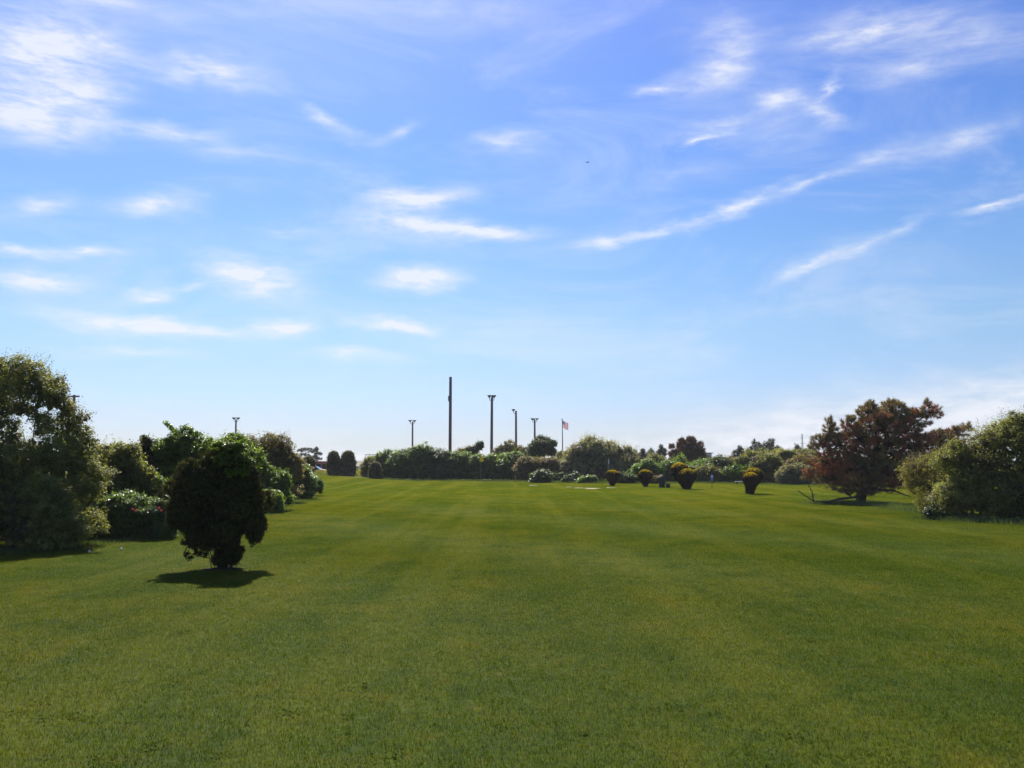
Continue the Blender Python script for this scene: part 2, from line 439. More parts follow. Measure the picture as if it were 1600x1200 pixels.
def foliage(lobes, n_clumps, per, leaf, csize, rough=.16, fill=.35, up=.5, aspect=.55, shoots=0, shoot_len=.3, shoot_up=.8, lo=-.75, z0=.03, sub=12):
    """returns V, tone, hue"""
    core = [np.array(l, float) for l in lobes]
    core = [np.concatenate([l[:3], l[3:6] * .92]) for l in core] if sub else core
    lobes = []
    for l in core:
        if not sub:
            lobes.append(l); continue
        lobes.append(np.concatenate([l[:3], l[3:6] * .82]))
        m_ = l[3:6].mean()
        for q in range(sub):
            dd = sph(1)[0]
            if dd[2] < -.35: dd[2] = -dd[2]
            rr_ = m_ * rng.uniform(.14, .42)
            c_ = l[:3] + dd * l[3:6] * rng.uniform(.7, 1.06)
            lobes.append(np.array([*c_, rr_ * 1.05, rr_ * 1.05, rr_ * rng.uniform(.75, 1.0)]))
    C, d, idx = clump_centres(lobes, n_clumps, rough, lo)
    hue_c = np.clip(.5 + .22 * np.sin(C[:, 0] * 2.3 / max(csize * 6, .3) + C[:, 2] * 1.7) + rng.normal(0, .13, len(C)), 0, 1)
    tone_c = rng.uniform(0, 1, len(C))
    n = len(C) * per
    ci = np.repeat(np.arange(len(C)), per)
    cs = csize * rng.uniform(.5, 1.1, len(C)) * (.72 if sub else 1.)
    P = C[ci] + rng.normal(size=(n, 3)) * (cs[ci, None] * np.array([.55, .55, .42]))
    Nm = unit(d[ci] * .55 + np.array([0, 0, up]) + sph(n) * .85)
    S = leaf * rng.uniform(.6, 1.35, n)
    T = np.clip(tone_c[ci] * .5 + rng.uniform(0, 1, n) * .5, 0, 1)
    H = hue_c[ci]
    Vs, Ts, Hs = [leaf_quads(P, Nm, S, aspect)], [T], [H]
    if fill > 0:
        nf_ = int(n * fill * .35)
        w = np.array([l[3] * l[4] * l[5] for l in core]) ** .8
        ix = rng.choice(len(core), size=nf_, p=w / w.sum())
        L = np.array(core)[ix]
        P = L[:, :3] + sph(nf_) * L[:, 3:6] * (rng.uniform(0.15, .88, (nf_, 1)))
        k = P[:, 2] > z0
        P = P[k]
        Vs.append(leaf_quads(P, sph(len(P)), leaf * 2.6 * rng.uniform(.7, 1.2, len(P)), .8))
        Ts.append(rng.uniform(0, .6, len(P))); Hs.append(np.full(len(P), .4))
    if shoots:
        C2, d2, _ = clump_centres(lobes, shoots * 3, rough, .05)
        k = rng.permutation(len(C2))[:shoots]
        C2, d2 = C2[k], d2[k]
        m_ = 14
        tt = np.tile(np.linspace(.05, 1, m_), len(C2))
        ci = np.repeat(np.arange(len(C2)), m_)
        dirs = unit(d2 * .6 + np.array([0, 0, shoot_up]) + rng.normal(0, .3, (len(C2), 3)))
        ln = shoot_len * rng.uniform(.4, 1.3, len(C2))
        P = C2[ci] + dirs[ci] * (ln[ci] * tt)[:, None] + rng.normal(size=(len(ci), 3)) * leaf * .45
        Vs.append(leaf_quads(P, unit(sph(len(P)) + np.array([0, 0, .5])), leaf * rng.uniform(.6, 1.1, len(P)) * (1.15 - .5 * tt), aspect))
        Ts.append(rng.uniform(.3, 1, len(P))); Hs.append(np.full(len(P), .5))
    V = np.concatenate(Vs); T = np.concatenate(Ts); H = np.concatenate(Hs)
    keep = V[:, :, 2].min(1) > z0 - .02
    return V[keep], T[keep], H[keep]

def tufts(C, d, n_needles, length, width, spread=.9, up=.5):
    """needle tufts: each a burst of thin triangles"""
    n = len(C)
    ci = np.repeat(np.arange(n), n_needles)
    axis = unit(d + np.array([0, 0, up]))
    dirs = unit(axis[ci] * (1.15 - spread) + sph(len(ci)) * spread)
    ln = length * rng.uniform(.6, 1.15, len(ci))
    side = unit(np.cross(dirs, sph(len(ci)))) * width * .5
    base = C[ci] + axis[ci] * (rng.uniform(-.5, .5, len(ci)) * length)[:, None]
    tip = base + dirs * ln[:, None]
    V = np.stack([base - side, base + side, tip], axis=1)
    return V, ci

LOC = lambda p, c: Vector(p) - Vector(c)

def lobe(px, py, rx, ry, D, base, depth=None, dy=0.0):
    """a lobe outlined in the photograph at distance D, in metres about its plant's base"""
    p = at(px, py, D + dy) - base
    k = (D + dy) / FPX
    return (p.x, p.y, p.z, rx * k, (depth if depth else min(rx, ry * 1.3) * k), ry * k)

def base_at(px, D):
    x = (px - 800.0) / FPX * D   # forward distance D
    return Vector((x, D, gz(x, D)))

def limb_pts(a, b, sag=0.1, n=5, seed=0):
    a, b = Vector(a), Vector(b)
    rr = random.Random(seed)
    L = (b - a).length
    out = []
    off = Vector((rr.uniform(-1, 1), rr.uniform(-1, 1), rr.uniform(-.3, 1))) * L * sag
    for i in range(n + 1):
        t = i / n
        p = a.lerp(b, t) + off * math.sin(math.pi * t) + Vector((rr.uniform(-1, 1), rr.uniform(-1, 1), rr.uniform(-1, 1))) * L * .02 * (0 < i < n)
        out.append(p)
    return out

def bush(kindname, label, cat, px, D, spec, mat, leaf, csize, clumps, per, group=None, stems=3, stem_r=.03, bark='bark', shoots=0, shoot_len=.3, rough=.16, fill=.35, trunk=False, aspect=.55, up=.85, lo=-.75, shoot_up=.8, stem_name='stem', fol='foliage', skirt=True, sub=12):
    base = base_at(px, D)
    root = empty(kindname, base, label, cat, group)
    lobes = [lobe(*s[:4], D, base, *(s[4:])) for s in spec]
    nl = len(lobes)
    if skirt:
        x0 = min(l[0] - l[3] for l in lobes); x1 = max(l[0] + l[3] for l in lobes); hh = max(l[2] + l[5] for l in lobes)
        yy = np.mean([l[1] for l in lobes]); dd = max(l[4] for l in lobes); nn = max(1, int(round((x1 - x0) / max(hh * .9, .3))))
        w_ = (x1 - x0) * .92 / nn
        for q in range(nn):
            lobes.append((x0 + (x1 - x0) * (.04) + w_ * (q + .5), yy, hh * .16, w_ * .55, dd * .9, hh * .2))
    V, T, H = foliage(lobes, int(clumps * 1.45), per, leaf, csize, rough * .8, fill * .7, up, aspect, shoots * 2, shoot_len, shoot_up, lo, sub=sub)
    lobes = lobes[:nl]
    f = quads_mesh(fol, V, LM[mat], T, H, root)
    f['kind'] = 'stuff'
    for i in range(stems):
        l = lobes[(i * 2 + 1) % len(lobes)] if len(lobes) > 1 else lobes[0]
        a = Vector((random.uniform(-.12, .12) * l[3], random.uniform(-.1, .1) * l[4], -.06))
        if trunk: a = Vector((0, 0, -.06))
        b = Vector((l[0] + random.uniform(-.4, .4) * l[3], l[1] + random.uniform(-.3, .3) * l[4], l[2] + .3 * l[5]))
        pts = limb_pts(a, b, .08, 5, i + int(px))
        r = stem_r * random.uniform(.7, 1.1)
        MB().tube(pts, [r * (1 - .14 * k) for k in range(6)], 7).build(stem_name, M[bark], root, True)
    return root, lobes, base

# ------------------------------------------------------------------ ground
def axis_vals(a, b, step_near, lim_near, growth):
    vals = [0.0]
    s = step_near
    while vals[-1] < b:
        if vals[-1] > lim_near: s *= growth
        vals.append(vals[-1] + s)
    return vals
xs = axis_vals(0, 2500, 1.0, 60, 1.25)
xs = sorted(set([-v for v in xs] + xs))
ys = [-60, -30, -15, -6] + axis_vals(0, 4500, 1.0, 100, 1.22)
X, Y = np.meshgrid(xs, ys)
Z = ground_z(X, Y)
verts = np.stack([X.ravel(), Y.ravel(), Z.ravel()], 1)
nx = len(xs)
faces = [(j * nx + i, j * nx + i + 1, (j + 1) * nx + i + 1, (j + 1) * nx + i) for j in range(len(ys) - 1) for i in range(nx - 1)]
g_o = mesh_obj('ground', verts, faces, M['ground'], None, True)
g_o['kind'] = 'structure'

# mown lawn: grass patches scattered by geometry nodes over the whole fairway
def lawn_left(y):   # edge of the left hedge
    return np.interp(y, [0, 12, 15.5, 19, 24, 32, 43, 60, 85], [-9.5, -9.3, -9.0, -7.4, -8.2, -8.4, -9.2, -18, -24])
def lawn_right(y):
    return np.interp(y, [0, 12, 21, 24, 27, 45, 62, 85], [14, 14, 15, 11.6, 13.5, 28, 32, 40])

patches = bpy.data.collections.new('grass_patches')   # not linked to the scene: only the source of the scattered turf
def make_patch(nblades, hgt, wid, size, name):
    P = np.zeros((nblades, 3))
    P[:, 0] = rng.uniform(-size, size, nblades); P[:, 1] = rng.uniform(-size, size, nblades)
    ln = hgt * rng.uniform(.55, 1.25, nblades)
    th = rng.uniform(0, 6.283, nblades)
    lean = rng.uniform(.1, .9, nblades)
    dirs = np.stack([np.cos(th) * lean, np.sin(th) * lean, np.ones(nblades)], 1)
    dirs = unit(dirs)
    th2 = rng.uniform(0, 6.283, nblades)
    side = np.stack([np.cos(th2), np.sin(th2), np.zeros(nblades)], 1) * wid * .5
    base = P - np.array([0, 0, .004])
    V = np.stack([base - side, base + side, base + dirs * ln[:, None]], 1)
    o = quads_mesh(name, V, M['blade'], rng.uniform(0, 1, nblades), rng.uniform(0, 1, nblades), link=False)
    patches.objects.link(o)
    return o
for i in range(4):
    make_patch(8000, .026, .0042, .5, 'grass_patch')
pts = []
step = 1.0
for y in np.arange(3.6, 90, step):
    lim = y * .66 + 1.2
    for x in np.arange(-math.ceil(lim) - .5, lim + 1, step):
        l, r = float(lawn_left(y)), float(lawn_right(y))
        if x < l - 2.5 or x > r + 8: continue
        if y > 72 and -14 < x < 6: continue
        jx, jy = x, y
        pts.append((jx, jy, gz(jx, jy)))
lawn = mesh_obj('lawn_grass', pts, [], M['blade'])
lawn['kind'] = 'stuff'
pa = np.array(pts); e_ = .25
gn = np.stack([-(ground_z(pa[:, 0] + e_, pa[:, 1]) - ground_z(pa[:, 0] - e_, pa[:, 1])) / (2 * e_), -(ground_z(pa[:, 0], pa[:, 1] + e_) - ground_z(pa[:, 0], pa[:, 1] - e_)) / (2 * e_), np.ones(len(pa))], 1)
ga = lawn.data.attributes.new('gnorm', 'FLOAT_VECTOR', 'POINT')
ga.data.foreach_set('vector', unit(gn).astype(np.float32).ravel())
ng = bpy.data.node_groups.new('scatter_turf', 'GeometryNodeTree')
ng.interface.new_socket('Geometry', in_out='INPUT', socket_type='NodeSocketGeometry')
ng.interface.new_socket('Geometry', in_out='OUTPUT', socket_type='NodeSocketGeometry')
gi = ng.nodes.new('NodeGroupInput'); go = ng.nodes.new('NodeGroupOutput')
m2p = ng.nodes.new('GeometryNodeMeshToPoints')
ci_ = ng.nodes.new('GeometryNodeCollectionInfo'); ci_.inputs['Collection'].default_value = patches
ci_.inputs['Separate Children'].default_value = True; ci_.inputs['Reset Children'].default_value = True
iop = ng.nodes.new('GeometryNodeInstanceOnPoints'); iop.inputs['Pick Instance'].default_value = True
rv = ng.nodes.new('FunctionNodeRandomValue'); rv.data_type = 'INT'
rv.inputs[4].default_value = 0; rv.inputs[5].default_value = 3
rq = ng.nodes.new('FunctionNodeRandomValue'); rq.data_type = 'INT'; rq.inputs[4].default_value = 0; rq.inputs[5].default_value = 3; rq.inputs['Seed'].default_value = 5
mu = ng.nodes.new('ShaderNodeMath'); mu.operation = 'MULTIPLY'; mu.inputs[1].default_value = math.pi / 2
cx = ng.nodes.new('ShaderNodeCombineXYZ')
lk = ng.links.new
lk(gi.outputs[0], m2p.inputs[0]); lk(m2p.outputs[0], iop.inputs['Points']); lk(ci_.outputs[0], iop.inputs['Instance'])
lk(rv.outputs[2], iop.inputs['Instance Index']); lk(rq.outputs[2], mu.inputs[0]); lk(mu.outputs[0], cx.inputs[2])
na = ng.nodes.new('GeometryNodeInputNamedAttribute'); na.data_type = 'FLOAT_VECTOR'; na.inputs['Name'].default_value = 'gnorm'
al = ng.nodes.new('FunctionNodeAlignEulerToVector'); al.axis = 'Z'
ro = ng.nodes.new('FunctionNodeRotateEuler'); ro.space = 'LOCAL'
lk(na.outputs[0], al.inputs['Vector']); lk(al.outputs[0], ro.inputs['Rotation']); lk(cx.outputs[0], ro.inputs['Rotate By'])
lk(ro.outputs[0], iop.inputs['Rotation']); lk(iop.outputs[0], go.inputs[0])
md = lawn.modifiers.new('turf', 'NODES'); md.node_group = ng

# bare sand on the green's apron
def ragged_sheet(name, cx_, cy_, rx, ry, mat, dz=.03, seed=1):
    rr = random.Random(seed)
    n = 40
    ph = [rr.uniform(0, 6.28) for _ in range(4)]
    ring, v, f = [], [(0, 0, .02)], []
    for fr in (.5, 1.0):
        for k in range(n):
            a = 2 * math.pi * k / n
            q = 1 + .18 * math.sin(3 * a + ph[0]) + .12 * math.sin(7 * a + ph[1]) + rr.uniform(-.14, .14)
            v.append((rx * fr * q * math.cos(a), ry * fr * q * math.sin(a), .018 + rr.uniform(-.012, .008) if fr < 1 else -.04))
    for k in range(n):
        k2 = (k + 1) % n
        f.append((0, 1 + k, 1 + k2)); f.append((1 + k, 1 + n + k, 1 + n + k2, 1 + k2))
    o = mesh_obj(name, v, f, mat, None, True)
    o.location = (cx_, cy_, gz(cx_, cy_) + dz)
    o['kind'] = 'structure'
    return o
for (px, D, rx, ry, s) in ((926, 51.5, .75, 1.1, 1), (905, 52.5, .45, .35, 2), (953, 52.3, .45, .35, 3), (832, 58.5, .45, .6, 4), (888, 54.5, .35, .3, 5)):
    ragged_sheet('sand_patch', (px - 800) / FPX * D, D, rx, ry, M['sand'], .0, s)

# ------------------------------------------------------------------ near left: dark juniper on the lawn
JD = 13.7
jb = base_at(356, JD)
jun = empty('juniper_bush', jb, 'dark top-heavy juniper standing alone on the lawn, with its shadow before it', 'juniper')
jspec = [(345, 750, 46, 42), (303, 742, 24, 20), (372, 735, 28, 26), (318, 775, 46, 40), (375, 780, 36, 36), (335, 815, 62, 34),
         (283, 812, 22, 22), (388, 812, 20, 30), (345, 846, 32, 18), (356, 866, 21, 18), (353, 874, 22, 12), (350, 715, 34, 20), (290, 752, 18, 18),
         (398, 835, 13, 18), (282, 792, 22, 22), (385, 760, 22, 24), (312, 845, 20, 16), (404, 808, 10, 14)]
jl = [np.array(lobe(*s, JD, jb)) for s in jspec]
jb_l = jl
jl = []
for l in jb_l:
    jl.append(np.concatenate([l[:3], l[3:6] * .84]))
    for q in range(7):
        dd = sph(1)[0]
        if dd[2] < -.5: dd[2] = -dd[2]
        rr_ = l[3:6].mean() * rng.uniform(.22, .42)
        jl.append(np.array([*(l[:3] + dd * l[3:6] * rng.uniform(.8, 1.12)), rr_, rr_, rr_ * .8]))
C, d, _ = clump_centres(jl, 8500, .08, -.85)
puffs = []
k_ = C[:, 2] > .05; C = C[k_]; d = d[k_]
V1, ci = tufts(C, d[:len(C)], 26, .05, .011, .8, .5)
t_c = rng.uniform(0, 1, len(C)); h_c = np.clip(.45 + .25 * np.sin(C[:, 0] * 5 + C[:, 2] * 4) + rng.normal(0, .1, len(C)), 0, 1)
f = quads_mesh('foliage', V1, LM['juniper'], np.clip(t_c[ci] * .5 + rng.uniform(0, .5, len(ci)), 0, 1), h_c[ci], jun)
f['kind'] = 'stuff'
V, T, H = foliage([l * np.array([1, 1, 1, .86, .86, .86]) for l in jb_l], 1800, 16, .035, .06, .1, 1.2, sub=0)
f = quads_mesh('inner_foliage', V, LM['juniper'], T * .5, H * .3, jun); f['kind'] = 'stuff'
for i, (tx, ty, r) in enumerate(((350, 800, .045), (364, 810, .04), (372, 790, .035), (340, 820, .028), (325, 800, .022), (380, 820, .028))):
    b = at(tx, ty, JD) - jb
    a = Vector(((i - 2.2) * .035, random.uniform(-.05, .05), -.05))
    MB().tube(limb_pts(a, b, .05, 5, i), [r * (1 - .1 * k) for k in range(6)], 8).build('stem', M['bark'], jun, True)
for i, (pa, pb, r) in enumerate((((322, 842), (336, 886), .008), ((326, 840), (331, 888), .006), ((310, 868), (326, 872), .007), ((292, 864), (310, 870), .006))):
    MB().tube(limb_pts(at(*pa, JD - .15) - jb, at(*pb, JD - .15) - jb, .05, 4, i + 30), r, 5).build('twig', M['bark'], jun, True)
cc = np.array([list(at(x, y, JD - .15) - jb) for (x, y) in ((291, 864), (297, 871), (306, 862), (312, 866), (318, 858), (402, 838), (408, 828), (395, 848), (300, 850), (322, 866))])
cc = np.repeat(cc, 16, 0) + rng.normal(0, .022, (160, 3))
V, ci = tufts(cc, sph(160), 22, .035, .01, .9, .2)
f = quads_mesh('hanging_sprays', V, LM['juniper'], rng.uniform(0, 1, len(ci)), rng.uniform(0, .7, len(ci)), jun); f['kind'] = 'stuff'

vl_ = [lobe(x, y, a, b, JD - .3, jb, .16) for (x, y, a, b) in ((364, 704, 24, 18), (352, 722, 22, 14), (382, 724, 13, 15), (340, 700, 12, 10), (370, 742, 14, 10))]
V, T, H = foliage(vl_, 520, 16, .036, .06, .2, .0, 1.0, .6, 40, .14, .8, -.4, sub=6)
f = quads_mesh('climbing_vine', V, LM['bright'], T, H, jun); f['kind'] = 'stuff'

# ------------------------------------------------------------------ left side: tree and hedge
bush('olive_tree', 'tall loose grey-green tree at the left edge with sky showing through its crown', 'tree', 20, 17.5,
     [(15, 602, 70, 32), (68, 618, 34, 28), (-45, 635, 60, 55), (104, 645, 14, 12), (92, 632, 20, 14), (126, 655, 11, 9), (130, 678, 12, 9), (112, 672, 12, 10), (45, 590, 30, 20), (108, 692, 24, 14), (136, 690, 12, 8), (-20, 690, 50, 34), (88, 672, 26, 22), (10, 665, 18, 12), (62, 655, 14, 9), (35, 640, 24, 12)],
     'olive', .05, .17, 900, 44, stems=5, stem_r=.028, shoots=320, shoot_len=.26, rough=.2, fill=.1, stem_name='limb', fol='crown', skirt=False, sub=18)
bush('olive_shrub', 'brownish green twiggy shrub under the tall tree at the left edge', 'shrub', 70, 17.2,
     [(75, 716, 58, 30), (20, 730, 60, 44), (115, 728, 42, 34), (140, 760, 32, 36), (60, 770, 60, 40), (-30, 760, 60, 70)],
     'olive', .045, .14, 1000, 42, stems=4, shoots=220, shoot_len=.22, fill=.4, rough=.22)
bush('dark_shrub', 'low dark shrub at the foot of the left hedge, nearest the left edge', 'shrub', 30, 16.3,
     [(0, 800, 44, 40), (40, 815, 34, 34), (85, 800, 34, 40), (-60, 800, 60, 60), (60, 770, 30, 26), (115, 825, 26, 24)], 'olive', .045, .12, 1000, 40, stems=4, fill=.8, rough=.2, shoots=60, shoot_len=.15)
bush('bayberry_shrub', 'olive green shrub between the tall left tree and the vine covered mound', 'shrub', 165, 20.5,
     [(160, 728, 38, 30), (190, 722, 30, 24), (150, 765, 42, 36), (190, 770, 40, 36), (215, 745, 24, 24)],
     'olive', .055, .15, 760, 44, stems=4, fill=.6, shoots=150, shoot_len=.22, rough=.18)
bush('rose_shrub', 'dark shrub with pale glinting leaves and pink flowers at the foot of the hedge', 'shrub', 200, 18.9,
     [(190, 805, 48, 30), (235, 812, 36, 24), (150, 815, 36, 26), (255, 800, 22, 20), (120, 820, 28, 26)], 'rose', .062, .12, 700, 36, stems=4, fill=1.0, shoots=70, shoot_len=.15, rough=.2)
bush('olive_shrub', 'olive shrub filling the hedge between the left tree and the shrub with pink flowers', 'shrub', 142, 19.6,
     [(135, 725, 34, 26), (150, 770, 36, 34), (120, 775, 34, 34), (170, 800, 30, 26)], 'olive', .05, .13, 620, 42, stems=3, fill=.6, shoots=120, shoot_len=.2, rough=.2)
bush('leafy_shrub', 'bright leafy shrub low in the hedge under the small dark evergreen', 'shrub', 225, 21.0,
     [(225, 765, 34, 24), (245, 780, 30, 24), (205, 755, 26, 20), (262, 800, 24, 26)], 'bright', .06, .13, 620, 40, stems=3, fill=.8, shoots=60, shoot_len=.18, rough=.2)
bush('cedar_shrub', 'small dark pointed evergreen poking out above the left hedge', 'shrub', 228, 22.5,
     [(228, 712, 17, 24), (232, 740, 24, 30), (226, 695, 8, 14)], 'juniper', .05, .1, 520, 34, stems=2, fill=.8, rough=.1)
vine, vl, vb = bush('vine_mound', 'bright green vine covered mound with one tendril reaching up to the sky', 'shrub', 290, 22.8,
     [(285, 700, 34, 26), (312, 712, 30, 28), (262, 722, 30, 28), (330, 705, 22, 16), (300, 748, 50, 34), (262, 768, 48, 24), (222, 775, 40, 24), (300, 800, 48, 40), (250, 805, 36, 36)],
     'bright', .07, .15, 1300, 44, stems=4, fill=.9, shoots=120, shoot_len=.22, rough=.2)
tend = [at(x, y, 22.8) - vb for (x, y) in ((285, 692), (275, 674), (268, 666), (258, 661))]
MB().tube(tend, .006, 5).build('tendril', M['bark'], vine)
cc = np.array([list(tend[0].lerp(tend[1], t)) for t in np.linspace(0, 1, 22)] + [list(tend[1].lerp(tend[3], t)) for t in np.linspace(0, 1, 40)])
cc = np.repeat(cc, 3, 0); cc += rng.normal(0, .035, cc.shape)
f = quads_mesh('tendril_leaves', leaf_quads(cc, sph(len(cc)), np.full(len(cc), .075), .6), LM['bright'], rng.uniform(.3, 1, len(cc)), np.full(len(cc), .5), vine)
f['kind'] = 'stuff'
bush('leafy_shrub', 'light green leafy shrub rising right behind the dark juniper', 'shrub', 365, 21.5,
     [(362, 708, 28, 26), (345, 722, 20, 20), (385, 725, 22, 26), (368, 700, 14, 18)], 'bright', .065, .12, 420, 40, stems=3, fill=.8, shoots=60, shoot_len=.2)
bush('brown_shrub', 'large olive brown shrub whose rounded top tapers down to the right along the hedge', 'shrub', 420, 35.0,
     [(392, 708, 26, 26), (425, 706, 30, 22), (448, 720, 22, 20), (420, 735, 44, 30), (462, 735, 16, 20), (400, 760, 40, 30)],
     'brownish', .075, .2, 820, 40, stems=4, fill=.9, shoots=160, shoot_len=.3)
bush('green_shrub', 'bright mid green shrub in the left hedge, right of the juniper', 'shrub', 415, 29.0,
     [(405, 745, 26, 26), (428, 765, 24, 24), (408, 775, 26, 24), (385, 765, 26, 32), (440, 755, 16, 18)], 'bright', .075, .17, 800, 42, stems=3, fill=1., shoots=90, shoot_len=.2)
bush('round_shrub', 'small round green shrub at the hedge foot between the juniper and the lawn', 'shrub', 425, 27.6,
     [(424, 782, 18, 16), (410, 785, 16, 16)], 'bright', .065, .14, 330, 36, stems=2, fill=1.)
bush('dark_shrub', 'dark green shrub near the far end of the left hedge', 'shrub', 462, 39.0,
     [(462, 747, 26, 20), (448, 760, 24, 18), (478, 757, 16, 16), (440, 745, 16, 18)], 'mid', .08, .2, 620, 38, stems=3, fill=1., shoots=60, shoot_len=.2)
bush('arching_shrub', 'small open shrub with pale glinting leaves at the tip of the left hedge', 'shrub', 490, 42.0,
     [(484, 752, 14, 9), (495, 758, 9, 10), (476, 760, 10, 10), (489, 767, 5, 6), (500, 765, 3.5, 8)], 'mid', .085, .16, 260, 26, stems=3, fill=.4, shoots=26, shoot_len=.2, skirt=False)
bush('olive_shrub', 'low olive shrub behind the far end of the left hedge', 'shrub', 463, 57.0,
     [(462, 727, 16, 15), (450, 735, 16, 14), (474, 735, 10, 12)], 'brownish', .11, .25, 380, 34, stems=2, fill=1.)
bush('round_cedar', 'dark brown rounded cedar left of the red roofed pavilion', 'shrub', 483, 60.0,
     [(482, 727, 9, 12), (481, 738, 7, 9)], 'cedar', .1, .16, 300, 34, stems=1, trunk=True, fill=1., rough=.08, skirt=False, sub=0)
for (px, top, w, lab) in ((521.5, 708, 8.4, 'clipped column cedar right of the pavilion, the narrower left one of the pair'), (543.5, 708, 10.2, 'clipped column cedar right of the pavilion, the broader right one of the pair')):
    bush('column_cedar', lab, 'cedar', px, 76.0, [(px, top + 12, w * .9, 13), (px, top + 20, w * 1.02, 14), (px + 1, top + 29, w * .9, 13)], 'cedar', .11, .17, 900, 34,
         group='clipped column cedars beside the pavilion', stems=1, trunk=True, stem_r=.07, fill=1.2, rough=.07, shoots=5, shoot_len=.3, skirt=False, sub=0)
bush('dark_cedar', 'small dark cone shaped cedar at the left end of the central hedge', 'cedar', 586, 71.5,
     [(586, 732, 7, 8), (586, 740, 8.5, 10)], 'cedar', .1, .16, 330, 34, stems=1, trunk=True, fill=1.2, rough=.07, skirt=False, sub=0)

# pink roses in the left hedge
for i, (x, y, D) in enumerate(((182, 737, 20.0), (207, 795, 18.3), (248, 793, 18.3), (212, 797, 18.3), (252, 797, 18.35))):
    c0 = at(x, y, D - .15)
    th = np.linspace(0, 2 * math.pi, 9)[:-1]
    P = np.stack([np.cos(th) * .018, np.full(8, -.0) + rng.uniform(-.01, .01, 8), np.sin(th) * .018], 1)
    Nn = unit(np.stack([np.cos(th) * .5, np.full(8, -1.), np.sin(th) * .5], 1))
    f = quads_mesh('rose_flower', leaf_quads(P, Nn, np.full(8, .026), .8), LM['rose_petal'], rng.uniform(0, 1, 8), np.full(8, .3))
    f.location = c0
    put(f, label=['pink flower high in the left hedge under the small dark evergreen', 'left pink flower on the dark shrub low in the left hedge', 'right pink flower on the dark shrub low in the left hedge, beside the juniper',
                  'second pink flower just beside the left one low in the hedge', 'second pink flower just beside the right one, close to the juniper'][i], cat='flower', group='pink flowers in the left hedge', kind='stuff' if False else None)

# ------------------------------------------------------------------ centre hedge and the trees behind it
CH = [  # px, D, top y, half width, material, label
    (583, 75, 716, 17, 'yellowgreen', 'light green shrub at the left end of the central hedge'),
    (602, 75, 707, 22, 'mid', 'rounded green shrub second from the left end of the central hedge'),
    (628, 74, 706, 22, 'mid', 'dense green shrub left of the thin lamp pole'),
    (658, 74, 696, 24, 'mid', 'tallest shrub of the central hedge, by the foot of the thin lamp pole'),
    (690, 74, 706, 24, 'dark', 'dark shrub of the central hedge in front of the bare wooden pole'),
    (718, 74, 709, 24, 'mid', 'green shrub of the central hedge right of the bare wooden pole'),
    (744, 74, 711, 22, 'mid', 'green shrub of the central hedge behind the yellow flag'),
    (772, 74, 712, 24, 'bright', 'bright green shrub of the central hedge right of the yellow flag'),
    (800, 75, 708, 26, 'mid', 'leafy shrub of the central hedge below the brown domed shrub'),
    (828, 72, 716, 24, 'brownish', 'brownish shrub in the hedge under the dark round tree'),
    (858, 72, 718, 22, 'brownish', 'brown green shrub right of the dark round tree'),
]
for (px, D, top, w, mt, lab) in CH:
    hgt = 752 - top
    r1 = random.uniform(-6, 6)
    bush('hedge_shrub', lab, 'shrub', px, D, [(px, top + hgt * .35, w * .85, hgt * .36), (px - w * .45, top + hgt * .45, w * .6, hgt * .36), (px + w * .5, top + hgt * .4, w * .55, hgt * .34),
         (px, top + hgt * .68, w * .95, hgt * .34), (px + r1, top + hgt * .25, w * .45, hgt * .26)],
         mt, .12, .27, 620, 38, group='shrubs of the central hedge', stems=3, stem_r=.05, fill=.8, shoots=50, shoot_len=.3, rough=.2, sub=17, up=1.2)
for i, (px, D, top, w, mt, lab) in enumerate((
    (845, 66, 730, 16, 'dark', 'low dark green bush at the edge of the lawn under the flagpole'), (868, 68, 736, 16, 'mid', 'low green bush at the lawn edge right of the dark low one'),
    (895, 66, 738, 18, 'mid', 'low light green bush below the grey-green thicket'), (918, 64, 741, 14, 'bright', 'small bright green bush left of the first gold topped shrub'),
    (975, 62, 738, 17, 'mid', 'dark green low bush between the two left gold topped shrubs'), (994, 63, 741, 11, 'mid', 'small low bush left of the second gold topped shrub'),
    (1022, 62, 740, 14, 'brownish', 'small bush behind the green bin'))):
    top += 4
    mt = {'mid': 'dark', 'bright': 'mid'}.get(mt, mt)
    hgt = 756 - top
    bush('low_bush', lab, 'bush', px, D, [(px, top + hgt * .5, w, hgt * .5), (px - w * .4, top + hgt * .65, w * .6, hgt * .4), (px + w * .4, top + hgt * .6, w * .6, hgt * .42)],
         mt, .12, .24, 300, 34, group='low bushes along the far lawn edge', stems=2, fill=1., rough=.16)
bush('silver_thicket', 'large pale grey-green thicket with spiky tops right of the flagpole', 'shrub', 935, 72.0,
     [(900, 715, 20, 18), (925, 705, 20, 20), (950, 712, 24, 20), (978, 716, 20, 18), (918, 695, 6, 12), (936, 697, 9, 9), (930, 732, 45, 24), (975, 735, 28, 22), (893, 733, 24, 22)],
     'silver', .12, .24, 1700, 34, stems=5, stem_r=.06, bark='grey_bark', fill=.6, shoots=420, shoot_len=.6, rough=.28)
bush('small_brown_shrub', 'small brownish shrub at the foot of the flagpole', 'shrub', 879, 76.0, [(879, 713, 9, 8), (881, 724, 12, 10)], 'brownish', .12, .2, 200, 30, stems=2, fill=1.)
bush('windswept_tree', 'small dark wind bent tree above the hedge left of the double lamp pole', 'tree', 745, 84.0,
     [(741, 706, 7, 9), (748, 698, 6, 6), (752, 693, 3, 2.5)], 'dark', .12, .2, 260, 30, stems=2, stem_r=.06, fill=.7, rough=.2, shoots=14, shoot_len=.3, stem_name='trunk', trunk=True, skirt=False)
